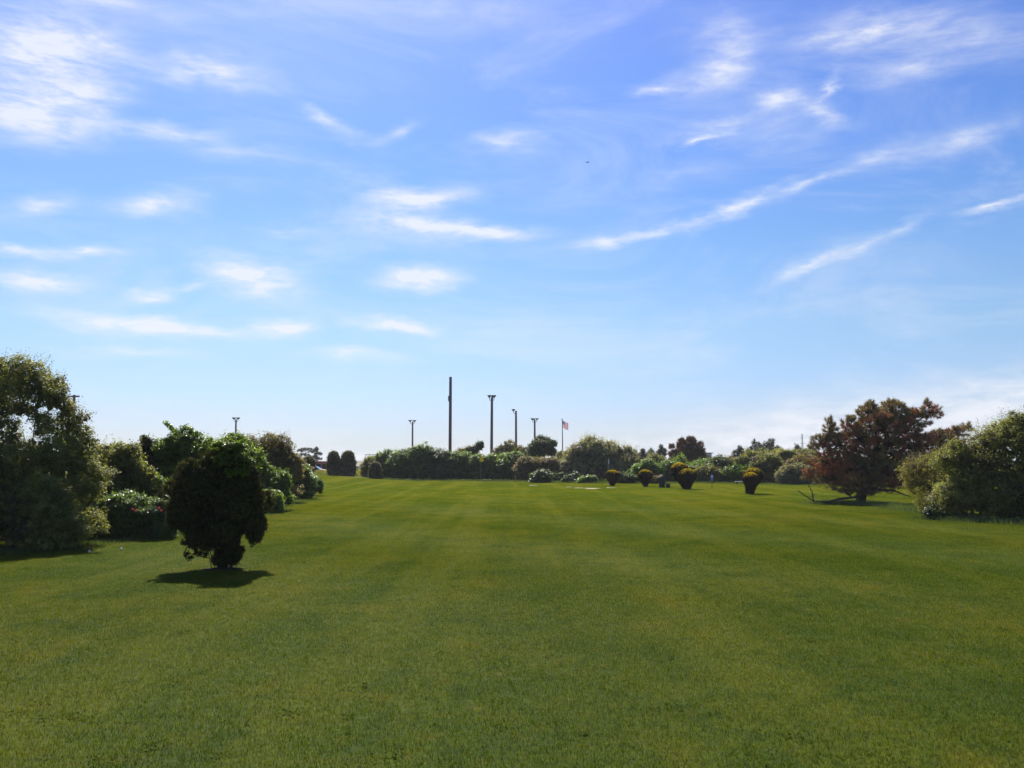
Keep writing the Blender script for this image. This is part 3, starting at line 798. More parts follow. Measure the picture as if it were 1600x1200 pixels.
bush('bare_shrub', 'thin brown twiggy shrub top just right of the bare wooden pole', 'shrub', 725, 84.0,
     [(724, 706, 12, 5), (731, 702, 4, 3)], 'brownish', .1, .2, 110, 22, stems=2, fill=.3, rough=.2, shoots=24, shoot_len=.35, skirt=False)
bush('domed_shrub', 'brown domed shrub behind the hedge between the double and single lamp poles', 'shrub', 797, 86.0,
     [(795, 707, 22, 15), (812, 712, 16, 12), (783, 712, 14, 12)], 'brownish', .12, .24, 560, 32, stems=3, stem_r=.05, fill=.8, shoots=70, shoot_len=.3)
bush('round_tree', 'dark round leafy tree in front of the lamp pole beside the flagpole', 'tree', 845, 83.0,
     [(843, 702, 19, 15), (845, 687, 7, 6), (855, 697, 12, 11), (833, 708, 10, 10), (863, 708, 6, 8)], 'dark', .12, .24, 760, 34, stems=4, stem_r=.08, fill=.8, shoots=60, shoot_len=.3, rough=.2, stem_name='limb', fol='crown', skirt=False)

# right of centre
RH = [(1012, 66, 722, 24, 'mid', 'green shrub above the second gold topped shrub'), (1045, 67, 722, 24, 'mid', 'green shrub above the green bin'),
      (1085, 70, 728, 24, 'mid', 'shrub behind the double gold topped shrub'), (1125, 68, 712, 18, 'dark', 'dark green shrub above the small blue sign'),
      (1105, 66, 730, 22, 'olive', 'grey green shrub behind the small blue sign'), (1150, 66, 730, 22, 'mid', 'low green shrub right of the small blue sign'),
      (1172, 67, 708, 24, 'yellowgreen', 'yellow green shrub above the leaning gold topped shrub'), (1200, 65, 712, 26, 'olive', 'wide olive shrub right of the leaning gold topped shrub'),
      (1228, 66, 702, 22, 'olive', 'green brown shrub left of the rusty pine'), (1255, 64, 708, 20, 'brownish', 'brown shrub touching the rusty pine on its left'),
      (1242, 62, 728, 26, 'silver', 'low grey shrub at the lawn edge left of the rusty pine')]
for i in range(8):
    RH.append((1285 + i * 30, 63 + (i % 3), 714 + (i * 7) % 9, 22, ['olive', 'brownish', 'mid'][i % 3], None))
labs = ['hedge shrub seen behind the left branches of the rusty pine', 'hedge shrub seen behind the trunk of the rusty pine', 'hedge shrub behind the middle of the rusty pine', 'hedge shrub behind the right half of the rusty pine',
        'hedge shrub seen under the right branches of the rusty pine', 'hedge shrub behind the gap right of the rusty pine', 'hedge shrub behind the large right bush', 'hedge shrub hidden by the large right bush']
for (px, D, top, w, mt, lab) in ((1020, 72, 712, 22, 'olive', 'olive shrub between the thicket and the brownish red pine'), (1062, 71, 718, 20, 'bright', 'light green shrub under the brownish red pine'),
        (1100, 72, 716, 20, 'mid', 'shrub below the grey boarded building'), (1140, 72, 716, 20, 'brownish', 'brown shrub below the narrow tiered pine'), (1188, 70, 704, 24, 'olive', 'shrub below the pine clump, above the leaning gold topped shrub'),
        (1215, 70, 703, 22, 'yellowgreen', 'yellowish shrub between the pine clump and the rusty pine'), (1262, 68, 702, 20, 'olive', 'olive shrub under the mast, left of the rusty pine')):
    RH.append((px, D, top, w, mt, lab))
k_ = 0
for (px, D, top, w, mt, lab) in RH:
    if lab is None: lab = labs[k_]; k_ += 1
    hgt = 757 - top
    bush('hedge_shrub', lab, 'shrub', px, D, [(px, top + hgt * .35, w * .8, hgt * .36), (px - w * .5, top + hgt * .5, w * .6, hgt * .38), (px + w * .5, top + hgt * .45, w * .6, hgt * .36), (px, top + hgt * .7, w, hgt * .32)],
         mt, .125, .27, 480 if px < 1270 else 300, 36, group='shrubs of the hedge behind the right lawn', stems=3, stem_r=.05, fill=1., shoots=60, shoot_len=.35, rough=.18)

# ------------------------------------------------------------------ pines
def pine(name, label, px, D, basey, spec, mat, n_t, needles, nlen, nwid, rust=None, limbs=True, stem_r=.1, group=None, rough=.2, trunk_to=None, twig_r=.012, base_off=0.0, spread=.85, fillk=0.):
    base = base_at(px, D)
    root = empty(name, base, label, 'pine tree', group)
    lobes = [np.array(lobe(*s[:4], D, base, *(s[4:]))) for s in spec]
    C, d, idx = clump_centres(lobes, n_t, rough, -.7)
    k_ = C[:, 2] > .15; C = C[k_]; d = d[k_]; idx = idx[k_]
    V, ci = tufts(C, d, needles, nlen, nwid, spread, .7)
    tone = rng.uniform(0, 1, len(C))
    hue = rng.uniform(0, .58, len(C))
    if rust:
        for (x, y, r) in rust:
            p = at(x, y, D) - base
            q = np.sqrt((C[:, 0] - p.x) ** 2 + (C[:, 2] - p.z) ** 2) / (r * 1.25 * D / FPX)
            hue = np.where((q < 1) & (rng.uniform(0, 1, len(C)) < .85 - .4 * q), rng.uniform(.72, 1, len(C)), hue)
    f = quads_mesh('crown', V, LM[mat], np.clip(tone[ci] * .6 + rng.uniform(0, .4, len(ci)), 0, 1), hue[ci], root)
    f['kind'] = 'stuff'
    if fillk:
        w = np.array([l[3] * l[4] * l[5] for l in lobes]) ** .7
        ix = rng.choice(len(lobes), size=int(fillk), p=w / w.sum())
        L = np.array(lobes)[ix]
        P = L[:, :3] + sph(len(ix)) * L[:, 3:6] * rng.uniform(.1, .85, (len(ix), 1))
        P = P[P[:, 2] > .3]
        V, ci = tufts(P, sph(len(P)), 30, nlen * 1.1, nwid * 1.15, .9, .3)
        f = quads_mesh('inner_needles', V, LM['redpine'], rng.uniform(0, 1, len(ci)), rng.uniform(0, 1, len(P))[ci], root)
        f['kind'] = 'stuff'
    top = trunk_to or spec[0]
    tp = at(top[0], top[1], D) - base
    tr = limb_pts((base_off, 0, -.1), tp, .06, 6, int(px))
    MB().tube(tr, [stem_r * (1.15 - .13 * k) for k in range(7)], 9).build('trunk', M['bark'], root, True)
    if limbs:
        for i, l in enumerate(lobes):
            t = min(.85, max(.12, (l[2] * .55) / max(tp.z, .1)))
            a = tr[min(5, int(t * 6))]
            b = Vector(l[:3])
            pts_ = limb_pts(a, b, .1, 5, i + 3)
            MB().tube(pts_, [stem_r * .3 * (1.1 - .17 * k) for k in range(6)], 6).build('limb', M['bark'], root, True)
        tw = MB()
        for j in rng.permutation(len(C))[:int(len(C) * .5)]:
            l = lobes[idx[j]]
            tw.tube([Vector(l[:3]), Vector((Vector(l[:3]).lerp(Vector(C[j]), .5)) + Vector((0, 0, .03))), Vector(C[j])], [twig_r, twig_r * .8, twig_r * .5], 3)
        o = tw.build('twigs', M['bark'], root); o['kind'] = 'stuff'
    return root, base

rp, rb = pine('rusty_pine', 'broad pine with rust brown dying needles and dark low branches on the right lawn', 1338, 34.0, 787,
     [(1372, 668, 34, 26), (1298, 676, 11, 20), (1284, 694, 17, 12), (1312, 696, 22, 18), (1328, 668, 11, 18), (1342, 690, 24, 20), (1358, 645, 18, 14), (1398, 645, 22, 16), (1425, 655, 22, 14), (1454, 645, 13, 11),
      (1404, 672, 36, 20), (1375, 705, 52, 22), (1430, 700, 34, 22), (1470, 690, 24, 16), (1494, 680, 16, 10), (1510, 668, 7, 7), (1486, 704, 22, 16), (1300, 722, 34, 16),
      (1330, 735, 48, 20), (1395, 738, 48, 18), (1350, 758, 44, 14), (1440, 725, 34, 16), (1262, 742, 8, 8), (1300, 748, 26, 12), (1410, 757, 28, 8), (1345, 768, 26, 8), (1362, 632, 5, 6), (1449, 632, 5, 6)],
     'pine', 3900, 50, .13, .015, fillk=1100, rust=[(1290, 716, 22), (1325, 676, 15), (1305, 730, 22), (1368, 665, 18), (1405, 672, 16), (1400, 700, 18), (1460, 648, 18), (1490, 682, 16), (1345, 700, 14), (1405, 747, 22), (1260, 742, 10), (1425, 640, 8), (1440, 695, 20), (1320, 700, 10), (1365, 690, 12)],
     stem_r=.17, trunk_to=(1372, 690), rough=.17, spread=.9)
for i, (path, r) in enumerate(((((1340, 776), (1312, 780), (1290, 785), (1272, 783), (1258, 775), (1246, 766)), .05), (((1272, 783), (1268, 768), (1262, 757), (1258, 748)), .025),
                               (((1370, 765), (1395, 766), (1412, 773), (1426, 777)), .045), (((1372, 799), (1392, 797), (1415, 792), (1436, 786)), .028),
                               (((1330, 775), (1318, 768), (1300, 762), (1288, 752)), .025), (((1345, 770), (1380, 762), (1410, 758), (1440, 752)), .03))):
    pp = [at(x, y, 33.2) - rb for (x, y) in path]
    pp = [p + Vector((0, random.uniform(-.08, .08), 0)) for p in pp]
    MB().tube(pp, [r * (1 - .7 * k / (len(pp) - 1)) for k in range(len(pp))], 7).build('dead_branch', M['bark'], rp, True)
tw = MB()
rr = random.Random(5)
for k in range(90):
    x0, y0 = rr.uniform(1262, 1440), rr.uniform(752, 782)
    a = at(x0, y0, 33.2 + rr.uniform(-.5, .8)) - rb
    b = a + Vector((rr.uniform(-.35, .35), rr.uniform(-.3, .3), rr.uniform(-.25, .3)))
    if b.z < .05: continue
    tw.tube([a, a.lerp(b, .5) + Vector((0, 0, rr.uniform(-.05, .05))), b], [.008, .006, .003], 3)
o = tw.build('dead_twigs', M['bark'], rp); o['kind'] = 'stuff'

pine('reddish_pine', 'brownish red pine behind the double gold topped shrub', 1073, 80.0, 0,
     [(1073, 705, 14, 14), (1064, 693, 5, 7), (1080, 690, 6, 6), (1090, 703, 9, 10), (1058, 712, 12, 9), (1083, 718, 18, 10), (1066, 722, 20, 8), (1050, 698, 4, 3), (1095, 714, 8, 8)],
     'redpine', 1100, 34, .22, .035, fillk=500, stem_r=.12, rough=.22)
for (px, D, top, w, lab) in ((990, 98, 704, 9, 'first small dark pine from the left above the grey-green thicket'), (1004, 98, 703, 9, 'second small dark pine in the row above the thicket'), (1018, 98, 702, 10, 'third small dark pine in the row above the thicket'),
                             (1033, 96, 696, 9, 'taller tiered dark pine left of the brownish red pine'), (1155, 92, 697, 12, 'narrow tiered dark pine left of the pine clump'), (1182, 90, 688, 14, 'tall dark pine above the leaning gold topped shrub'),
                             (1206, 90, 686, 15, 'widest dark pine with flat spreading tiers right in the clump'), (1170, 94, 704, 12, 'small dark pine between the tiered pines'),
                             (1245, 110, 694, 9, 'flat topped pine at the foot of the antenna mast'), (1268, 105, 695, 10, 'dark pine left of the rusty pine, behind it')):
    sp = []
    y = top + 3; ww = w * .25
    k = 0
    while y < 728:
        sp.append((px + random.uniform(-.25, .25) * w, y, ww, 3.2))
        sp.append((px + random.choice((-1, 1)) * ww * .8, y + 2, ww * .55, 2.2))
        y += 5.5; ww = min(w, ww + w * .28)
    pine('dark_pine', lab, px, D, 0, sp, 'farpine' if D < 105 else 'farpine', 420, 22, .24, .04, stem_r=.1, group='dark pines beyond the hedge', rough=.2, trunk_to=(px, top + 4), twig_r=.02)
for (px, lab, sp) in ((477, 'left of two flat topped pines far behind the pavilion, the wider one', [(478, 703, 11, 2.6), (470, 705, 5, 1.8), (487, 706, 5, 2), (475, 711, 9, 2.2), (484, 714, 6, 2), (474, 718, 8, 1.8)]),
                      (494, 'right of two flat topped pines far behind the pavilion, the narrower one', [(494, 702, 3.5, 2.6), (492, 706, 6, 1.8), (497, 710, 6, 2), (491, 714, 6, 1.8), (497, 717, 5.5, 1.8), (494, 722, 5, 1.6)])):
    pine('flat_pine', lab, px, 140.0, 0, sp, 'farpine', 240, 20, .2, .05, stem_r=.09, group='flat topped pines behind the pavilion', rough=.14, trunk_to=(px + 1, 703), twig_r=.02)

# ------------------------------------------------------------------ large bush at the right edge
bush('olive_bush', 'large dense bush at the right edge with bare twigs above its top', 'bush', 1560, 24.5,
     [(1590, 700, 48, 44), (1550, 715, 40, 36), (1510, 735, 40, 32), (1560, 770, 70, 44), (1500, 785, 44, 32), (1620, 770, 60, 60), (1590, 672, 30, 22), (1600, 805, 60, 26), (1545, 688, 24, 16), (1500, 712, 28, 22), (1475, 725, 22, 18), (1650, 720, 60, 60)],
     'olive', .052, .16, 3000, 42, stems=9, stem_r=.03, bark='grey_bark', fill=.25, sub=18, shoots=420, shoot_len=.42, rough=.18)
bush('yellow_green_bush', 'open yellow green bush between the rusty pine and the large right bush', 'bush', 1462, 27.5,
     [(1440, 735, 28, 18), (1478, 730, 28, 20), (1450, 762, 38, 24), (1490, 765, 34, 26), (1425, 752, 16, 12), (1455, 788, 26, 18)],
     'twiggy', .045, .16, 620, 30, stems=9, stem_r=.02, bark='grey_bark', fill=.1, shoots=260, shoot_len=.3, rough=.24, skirt=False, sub=16)
bush('dark_bush', 'small dark green bush at the foot of the open bush, right of the pine shadow', 'bush', 1462, 24.3,
     [(1456, 806, 13, 12), (1472, 812, 16, 12), (1500, 815, 20, 12)], 'dark', .06, .12, 360, 34, stems=2, fill=1.)
# bare twigs standing out of the top of the right bush
tb = base_at(1560, 24.0)
o = MB()
rr = random.Random(11)
for k in range(34):
    x0, y0 = rr.uniform(1500, 1600), rr.uniform(690, 730)
    top = max(640, 735 - (x0 - 1480) * .75 + rr.uniform(-14, 14))
    a = at(x0, y0, 24.9) - tb; b = at(x0 + rr.uniform(-16, 10), top, 24.7 + rr.uniform(-.4, .5)) - tb
    pp = limb_pts(a, b, .05, 4, k)
    o.tube(pp, [.010, .008, .006, .004, .0025], 3)
    for q in range(3):
        s = pp[rr.randint(2, 4)]
        o.tube([s, s + Vector((rr.uniform(-.12, .12), rr.uniform(-.1, .1), rr.uniform(.04, .16)))], [.004, .002], 3)
o = o.build('bare_twigs', M['bark'], bpy.data.objects['olive_bush']); o['kind'] = 'stuff'
o.location = tb - bpy.data.objects['olive_bush'].location

# ------------------------------------------------------------------ gold topped shrubs
def gold_shrub(px, D, by, topy, halfw, label, lean=0.0, small=None, name='gold_shrub'):
    base = base_at(px, D)
    root = empty(name, base, label, 'shrub', 'gold topped shrubs on the far lawn')
    k = D / FPX
    def dome(cx_px, cy_off, hw_px, h_px, base_px):
        H_ = h_px * k; Rr = hw_px * k
        n = 5200
        t = rng.uniform(0, 1, n) ** .75
        a = rng.uniform(0, 6.283, n)
        # outline: narrow foot, widest at two thirds, domed top
        prof = np.interp(t, [0, .1, .3, .5, .68, .8, .9, .97, 1.0], [.2, .26, .5, .8, 1.0, .95, .72, .4, .1])
        shell = rng.uniform(.8, 1.03, n) * (1 + .05 * np.sin(a * 5 + cx_px))
        x = np.cos(a) * prof * Rr * shell; y = np.sin(a) * prof * Rr * shell
        z = t * H_
        cxm = (cx_px - px) * k * np.clip(t * 1.6, 0, 1) + lean * t * H_
        P = np.stack([x + cxm, y + cy_off, z + .02], 1)
        out = unit(np.stack([np.cos(a), np.sin(a), (t - .35) * 2.4], 1))
        return P, out, t
    sets = [dome(px, 0, halfw, by - topy, px)]
    if small: sets.append(dome(*small))
    for (P, out, t) in sets:
        crest = t + rng.normal(0, .075, len(t)) > .89  # sunlit rim put into needle colour: gold crest over a dark shaded body
        for sel, nm, mt in ((~crest, 'inner_foliage', 'shaded_brown'), (crest, 'sunlit_gold_tips', 'gold')):
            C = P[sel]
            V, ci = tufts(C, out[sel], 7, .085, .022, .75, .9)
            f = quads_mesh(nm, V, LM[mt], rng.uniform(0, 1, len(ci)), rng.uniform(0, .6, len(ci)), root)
            f['kind'] = 'stuff'
    H_ = (by - topy) * k
    for i in range(3):
        MB().tube(limb_pts((0, 0, -.05), (random.uniform(-.3, .3) * halfw * k, random.uniform(-.2, .2), H_ * .8), .05, 4, i), [.035, .03, .025, .02, .015], 6).build('stem', M['bark'], root, True)
    return root
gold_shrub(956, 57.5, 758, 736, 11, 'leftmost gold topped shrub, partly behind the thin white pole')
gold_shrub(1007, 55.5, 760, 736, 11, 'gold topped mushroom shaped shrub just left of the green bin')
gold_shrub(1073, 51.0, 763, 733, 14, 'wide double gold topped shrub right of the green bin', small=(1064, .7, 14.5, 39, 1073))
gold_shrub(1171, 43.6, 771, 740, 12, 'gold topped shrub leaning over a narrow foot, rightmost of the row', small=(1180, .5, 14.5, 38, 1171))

# ------------------------------------------------------------------ lamp poles and the bare pole
def lamp_pole(px, D, topy, wpx, lamps, label, crossarm=False):
    base = base_at(px, D)
    root = empty('lamp_pole', base, label, 'lamp pole', 'wooden lamp poles beyond the hedge')
    H_ = (at(px, topy, D) - base).z
    root.rotation_euler = (0, (px % 7 - 3) * .0022, 0)
    k = D / FPX
    r = wpx * k / 2
    MB().tube([(0, 0, -.2), (0, 0, H_ * .5), (0, 0, H_)], [r * 1.12, r, r * .86], 12).build('pole', M['pole_wood'], root, True)
    if crossarm:
        MB().box(-.62, .62, -.06 - r, -r, H_ - .25, H_ - .08).build('crossarm', M['pole_wood'], root)
    for (dx, dz, s) in lamps:      # offsets in photograph pixels
        x, z = dx * k, H_ + dz * k
        sg = 1 if dx > 0 else -1
        MB().tube([(sg * r * .6, 0, H_ - .35), (x * .8, 0, H_ - .32), (x, 0, z - .05), (x, 0, z + .02)], .035, 6).build('bracket', M['lamp_metal'], root, True)
        hd = MB().lathe([(.05, 0), (.09, .05), (.16 * s, .14), (.24 * s, .26), (.25 * s, .3), (.2 * s, .31), (.03, .3)], 14, (x, 0, z - .05)).build('lamp_head', M['lamp_metal'], root, True)
    return root
lamp_pole(768, 100, 621, 4.4, [(-4, 0, 1), (3.5, 0, 1), (1.2, 0, 1)], 'tallest wooden lamp pole with lamps on both sides, right of the bare pole')
lamp_pole(806.5, 118, 642, 3.6, [(-4.0, -.3, 1.)], 'wooden lamp pole with a single lamp on its left side')
lamp_pole(835.5, 135, 656, 3.2, [(-3.8, -.2, 1.1), (3.5, -.2, 1.1), (-1.2, -.4, .8)], 'wooden lamp pole with lamps on both sides, nearest the flagpole')
lamp_pole(645, 135, 659, 2.8, [(-3.8, .0, 1.2), (2.8, -.2, 1.2)], 'thin lamp pole with two lamps, left of the tall bare pole')
lamp_pole(368.5, 125, 655, 3.0, [(-3.4, -.2, 1.2), (3.2, -.2, 1.2)], 'wooden lamp pole with two lamps rising behind the left hedge')
lamp_pole(114.5, 90, 617, 4.6, [], 'wooden pole with a short crossarm seen behind the left tree', True)
bp = empty('wooden_pole', base_at(703.5, 82), 'tallest bare wooden pole with a small box on its left side', 'pole')
H_ = (at(703.5, 589, 82) - bp.location).z
MB().tube([(0, 0, -.2), (0, 0, H_ * .5), (0, 0, H_)], [.155, .145, .135], 14).build('shaft', M['pole_wood'], bp, True)
zb = (at(703.5, 627, 82) - bp.location).z
MB().box(-.21, -.12, -.07, .07, zb, zb + .5).build('junction_box', M['lamp_metal'], bp)
for q in range(2):
    MB().tube([(-.03, -.13, zb - 3 + q * 2), (-.03, -.16, zb - 3 + q * 2)], .012, 6).build('bolt', M['lamp_metal'], bp)

# flagpole with its flag
FB = base_at(878.5, 105)
fp = empty('flagpole', FB, 'slim grey flagpole flying a stars and stripes flag', 'flagpole')
H_ = (at(878, 656, 105) - FB).z
MB().tube([(.08, 0, -.1), (0.02, 0, H_ * .5), (0, 0, H_)], [.085, .07, .045], 10).build('pole', M['pole_grey'], fp, True)
MB().lathe([(.02, 0), (.07, .03), (.09, .09), (.07, .15), (.01, .18)], 10, (0, 0, H_)).build('finial', M['white_paint'], fp, True)
m, N = new_mat('flag_cloth')
uvn = N.n('ShaderNodeAttribute', attribute_name='flaguv').outputs['Vector']
s3 = N.n('ShaderNodeSeparateXYZ', ins={0: uvn})
st = N.math('GREATER_THAN', N.math('MODULO', N.math('MULTIPLY', s3.outputs[1], 13.0), 2.0), 1.0)
c = N.mix(st, (.42, .02, .03), (.75, .72, .72))
cant = N.math('MULTIPLY', N.math('LESS_THAN', s3.outputs[0], .4), N.math('GREATER_THAN', s3.outputs[1], 6 / 13.0))
fx = N.math('SUBTRACT', N.math('FRACT', N.math('MULTIPLY', s3.outputs[0], 15.0)), .5)
fy = N.math('SUBTRACT', N.math('FRACT', N.math('MULTIPLY', N.math('SUBTRACT', s3.outputs[1], 6 / 13.), 9.3)), .5)
star = N.math('LESS_THAN', N.math('ADD', N.math('MULTIPLY', fx, fx), N.math('MULTIPLY', fy, fy)), .06)
cb = N.mix(star, (.02, .03, .14), (.75, .75, .78))
c = N.mix(cant, c, cb)
p = N.n('ShaderNodeBsdfPrincipled', ins={'Base Color': c, 'Roughness': .8})
tr = N.n('ShaderNodeBsdfTranslucent', ins={'Color': c})
mx = N.n('ShaderNodeMixShader', ins={0: .4, 1: p.outputs[0], 2: tr.outputs[0]})
N.n('ShaderNodeOutputMaterial', ins={'Surface': mx.outputs[0]})
nu, nv_ = 22, 14
vv, uvs, ff = [], [], []
for j in range(nv_ + 1):
    for i in range(nu + 1):
        u, v = i / nu, j / nv_
        x = .05 + u * .66; droop = -.34 * u ** 1.3
        yy = .12 * math.sin(u * 9 + v * 1.5) * u
        z = H_ - .12 - (1 - v) * .82 + droop + .05 * math.sin(u * 8 + 1)
        vv.append((x, yy, z)); uvs.append((u, v, 0))
for j in range(nv_):
    for i in range(nu):
        a = j * (nu + 1) + i
        ff.append((a, a + 1, a + nu + 2, a + nu + 1))
fl = mesh_obj('flag', vv, ff, m, None, True)
at_ = fl.data.attributes.new('flaguv', 'FLOAT_VECTOR', 'POINT')
at_.data.foreach_set('vector', np.array(uvs, np.float32).ravel())
fl.location = FB
put(fl, label='stars and stripes flag drooping from the top of the grey flagpole', cat='flag')

# golf flagsticks
M['yellow_cloth'] = leaf_mat('yellow_cloth', (.22, .22, .03), (.24, .22, .03), .4, .8)
b0 = base_at(751.5, 69.0)
gs = empty('flagstick', b0, 'thin flagstick with a drooping yellow pennant in front of the hedge', 'flagstick')
MB().tube([(0, 0, -.05), (0, 0, 2.08)], [.014, .011], 6).build('stick', M['pole_grey'], gs)
v = []
prof = [(.0, 2.14), (-.07, 1.86), (-.11, 1.58), (.05, 1.54), (.25, 1.58), (.16, 1.86), (.03, 2.12)]
for (x, z) in prof: v.append((x, -.03, z))
for (x, z) in prof: v.append((x, .03, z))
n = len(prof)
MBp = MB().add(v, [tuple(range(n)), tuple(range(n, 2 * n))[::-1]] + [(k, (k + 1) % n, n + (k + 1) % n, n + k)[::-1] for k in range(n)])
MBp.build('pennant', M['yellow_cloth'], gs)
b1 = base_at(950.5, 58.5)
ws_ = empty('marker_pole', b1, 'thin pale pole with a white tip beside the leftmost gold topped shrub', 'pole')
MB().tube([(0, 0, -.05), (0, 0, 1.55)], [.02, .016], 7).build('stick', M['pole_grey'], ws_)
MB().tube([(0, 0, 1.4), (0, 0, 1.7)], [.035, .03], 8).build('tip', M['white_paint'], ws_)

# bin with a box beside it
M['bin_green'] = plain_mat('bin_green', (.012, .035, .03), .75, (.008, .022, .02), 6)
M['black_box'] = plain_mat('black_box', (.012, .013, .014), .8, (.02, .02, .02), 6)
bb = base_at(1033, 54.0)
bn = empty('litter_bin', bb, 'dark green domed litter bin with a pale top on the far lawn', 'litter bin')
MB().lathe([(.17, 0), (.185, .03), (.185, .5), (.19, .52)], 20).build('body', M['bin_green'], bn, True)
MB().lathe([(.195, .522), (.195, .56), (.165, .63), (.12, .69), (.07, .72), (.02, .73)], 20).build('lid', M['bin_green'], bn, True)
MB().lathe([(.05, .715), (.055, .74), (.04, .77), (.01, .78)], 12).build('cap', M['white_paint'], bn, True)
MB().box(-.08, .08, -.2, -.165, .53, .6).build('slot', M['black_box'], bn)
bx = empty('small_box', base_at(1042.3, 53.6), 'small black box sitting beside the green litter bin', 'box')
MB().box(-.11, .11, -.12, .12, 0, .2).build('body', M['black_box'], bx)
MB().box(-.135, .135, -.14, .14, .203, .25).build('lid', M['black_box'], bx)
# small sign
M['sign_blue'] = plain_mat('sign_blue', (.2, .24, .5), .5, (.16, .19, .42), 5)
M['post_wood'] = plain_mat('post_wood', (.1, .07, .05), .85, (.06, .045, .035), 6)
sg = empty('hole_sign', base_at(1110.5, 52.0), 'small faded blue sign on a thin wooden post on the far right lawn', 'sign')
MB().box(-.02, .02, -.02, .02, -.05, .5).build('post', M['post_wood'], sg)
MB().box(-.075, .075, -.035, -.022, .45, .82).build('panel', M['sign_blue'], sg)
MB().box(-.055, .055, -.040, -.037, .62, .76).build('face', M['white_paint'], sg)
# low bench
bc = empty('low_bench', base_at(1158, 60.5), 'low pale plank bench at the lawn edge left of the leaning gold shrub', 'bench')
MB().box(-.48, .48, -.14, .14, .17, .21).build('seat', M['white_paint'], bc)
for sx in (-.38, .38):
    MB().box(sx - .03, sx + .03, -.12, .12, -.03, .168).build('leg', M['post_wood'], bc)
# two golf balls on the lawn
for i, (px, py) in enumerate(((197, 858), (148, 862))):
    D = FPX * CAM_H / (py - HORIZON) ; x = (px - 800) / FPX * D
    b = MB().lathe([(.001, -.0214)] + [(.0214 * math.cos(a), .0214 * math.sin(a)) for a in np.linspace(-1.3, 1.3, 9)] + [(.001, .0214)], 14).build('golf_ball', M['white_paint'], None, True)
    b.location = (x, D, gz(x, D) + .036)
    put(b, label=['white golf ball on the grass in front of the left hedge, nearer the juniper', 'white golf ball on the grass in front of the left hedge, nearer the left edge'][i], cat='golf ball')

# ------------------------------------------------------------------ far buildings, car, mast, bird
M['red_roof'] = plain_mat('red_roof', (.45, .16, .15), .7, (.24, .08, .08), 4)
M['dark_wall'] = plain_mat('dark_wall', (.05, .035, .05), .8, (.035, .025, .035), 3)
M['tan_wall'] = plain_mat('tan_wall', (.3, .24, .2), .85, (.25, .2, .17), 2)
M['grey_wall'] = plain_mat('grey_wall', (.3, .31, .34), .85, (.25, .26, .3), 2)
M['brown_wall'] = plain_mat('brown_wall', (.17, .12, .1), .85, (.12, .09, .08), 2)
M['glass'] = plain_mat('glass', (.04, .06, .09), .08, (.03, .05, .08), 2, spec=1.0)
M['railing'] = plain_mat('railing', (.25, .24, .26), .5)
D = 100.0
pvb = base_at(503, D)
pv = empty('pavilion', pvb, 'low open pavilion with a red roof edge behind the red car', 'pavilion')
k = D / FPX
zt = (at(500, 720.8, D) - pvb).z; zl = (at(500, 724.8, D) - pvb).z
MB().box(-2.2, 3.2, -1.0, 5.0, zl, zt).build('roof', M['red_roof'], pv)
MB().box(-1.9, 2.9, 3.0, 3.2, 0, zl - .01).build('back_wall', M['dark_wall'], pv)
for sx in (-1.8, .2, 1.2, 2.8):
    MB().box(sx - .06, sx + .06, -.8, -.68, -.05, zl - .003).build('post', M['red_roof'], pv)
MB().box(-1.9, 2.9, -.6, -.5, -.02, .35).build('low_wall', M['red_roof'], pv)

# red car seen from the side, nose to the right
M['car_red'] = plain_mat('car_red', (.42, .13, .09), .5, (.4, .12, .08), 2, spec=.3)
M['tyre'] = plain_mat('tyre', (.015, .015, .015), .8)
M['rim'] = plain_mat('rim', (.4, .4, .42), .3, metal=.8)
cb_ = base_at(488, 93.0)  # parked on the lower ground beyond the lawn
car = empty('parked_car', cb_, 'red car parked in front of the pavilion, its windscreen reflecting the sky', 'car', None, 0)
body = [(-2.1, .35), (-2.15, .75), (-1.9, .95), (-1.1, 1.0), (-.75, 1.02), (.85, .98), (1.7, .88), (2.05, .72), (2.1, .38), (1.7, .26), (-1.8, .26)]
cabin = [(-1.5, 1.0), (-1.05, 1.38), (-.3, 1.46), (.15, 1.42), (1.0, .985), (.9, .96), (-1.4, .96)]
def extr(prof, y0, y1, taper=1.0):
    n = len(prof); cxp = sum(p[0] for p in prof) / n
    zlo = min(p[1] for p in prof)
    v = [(x, y0, z) for x, z in prof] + [(x, y1, z) for x, z in prof]
    if taper < 1:
        zhi = max(p[1] for p in prof); ym = (y0 + y1) / 2
        v = [(x, ym + (y - ym) * (1 - (1 - taper) * (z - zlo) / (zhi - zlo)), z) for (x, y, z) in v]
    return v, [tuple(range(n)), tuple(range(n, 2 * n))[::-1]] + [(k, n + k, n + (k + 1) % n, (k + 1) % n) for k in range(n)]
o = MB().add(*extr(body, -.85, .85, .9)).build('body', M['car_red'], car)
bv = o.modifiers.new('bevel', 'BEVEL'); bv.width = .05; bv.segments = 2
o = MB().add(*extr(cabin, -.72, .72, .8)).build('cabin', M['glass'], car)
o = MB().add(*extr([(-1.08, 1.36), (-.3, 1.475), (.15, 1.44), (.12, 1.40), (-.3, 1.43), (-1.02, 1.34)], -.6, .6)).build('car_roof', M['car_red'], car)
ws2 = MB().add([(.17, -.56, 1.425), (.17, .56, 1.425), (1.03, .66, .99), (1.03, -.66, .99)], [(0, 3, 2, 1)]).add([(.15, -.56, 1.40), (.15, .56, 1.40), (1.0, .66, .97), (1.0, -.66, .97)], [(0, 1, 2, 3)]).build('windscreen', plain_mat('windscreen_glass', (.22, .33, .5), .06, (.2, .3, .46), 2, spec=1.0, metal=.6), car)
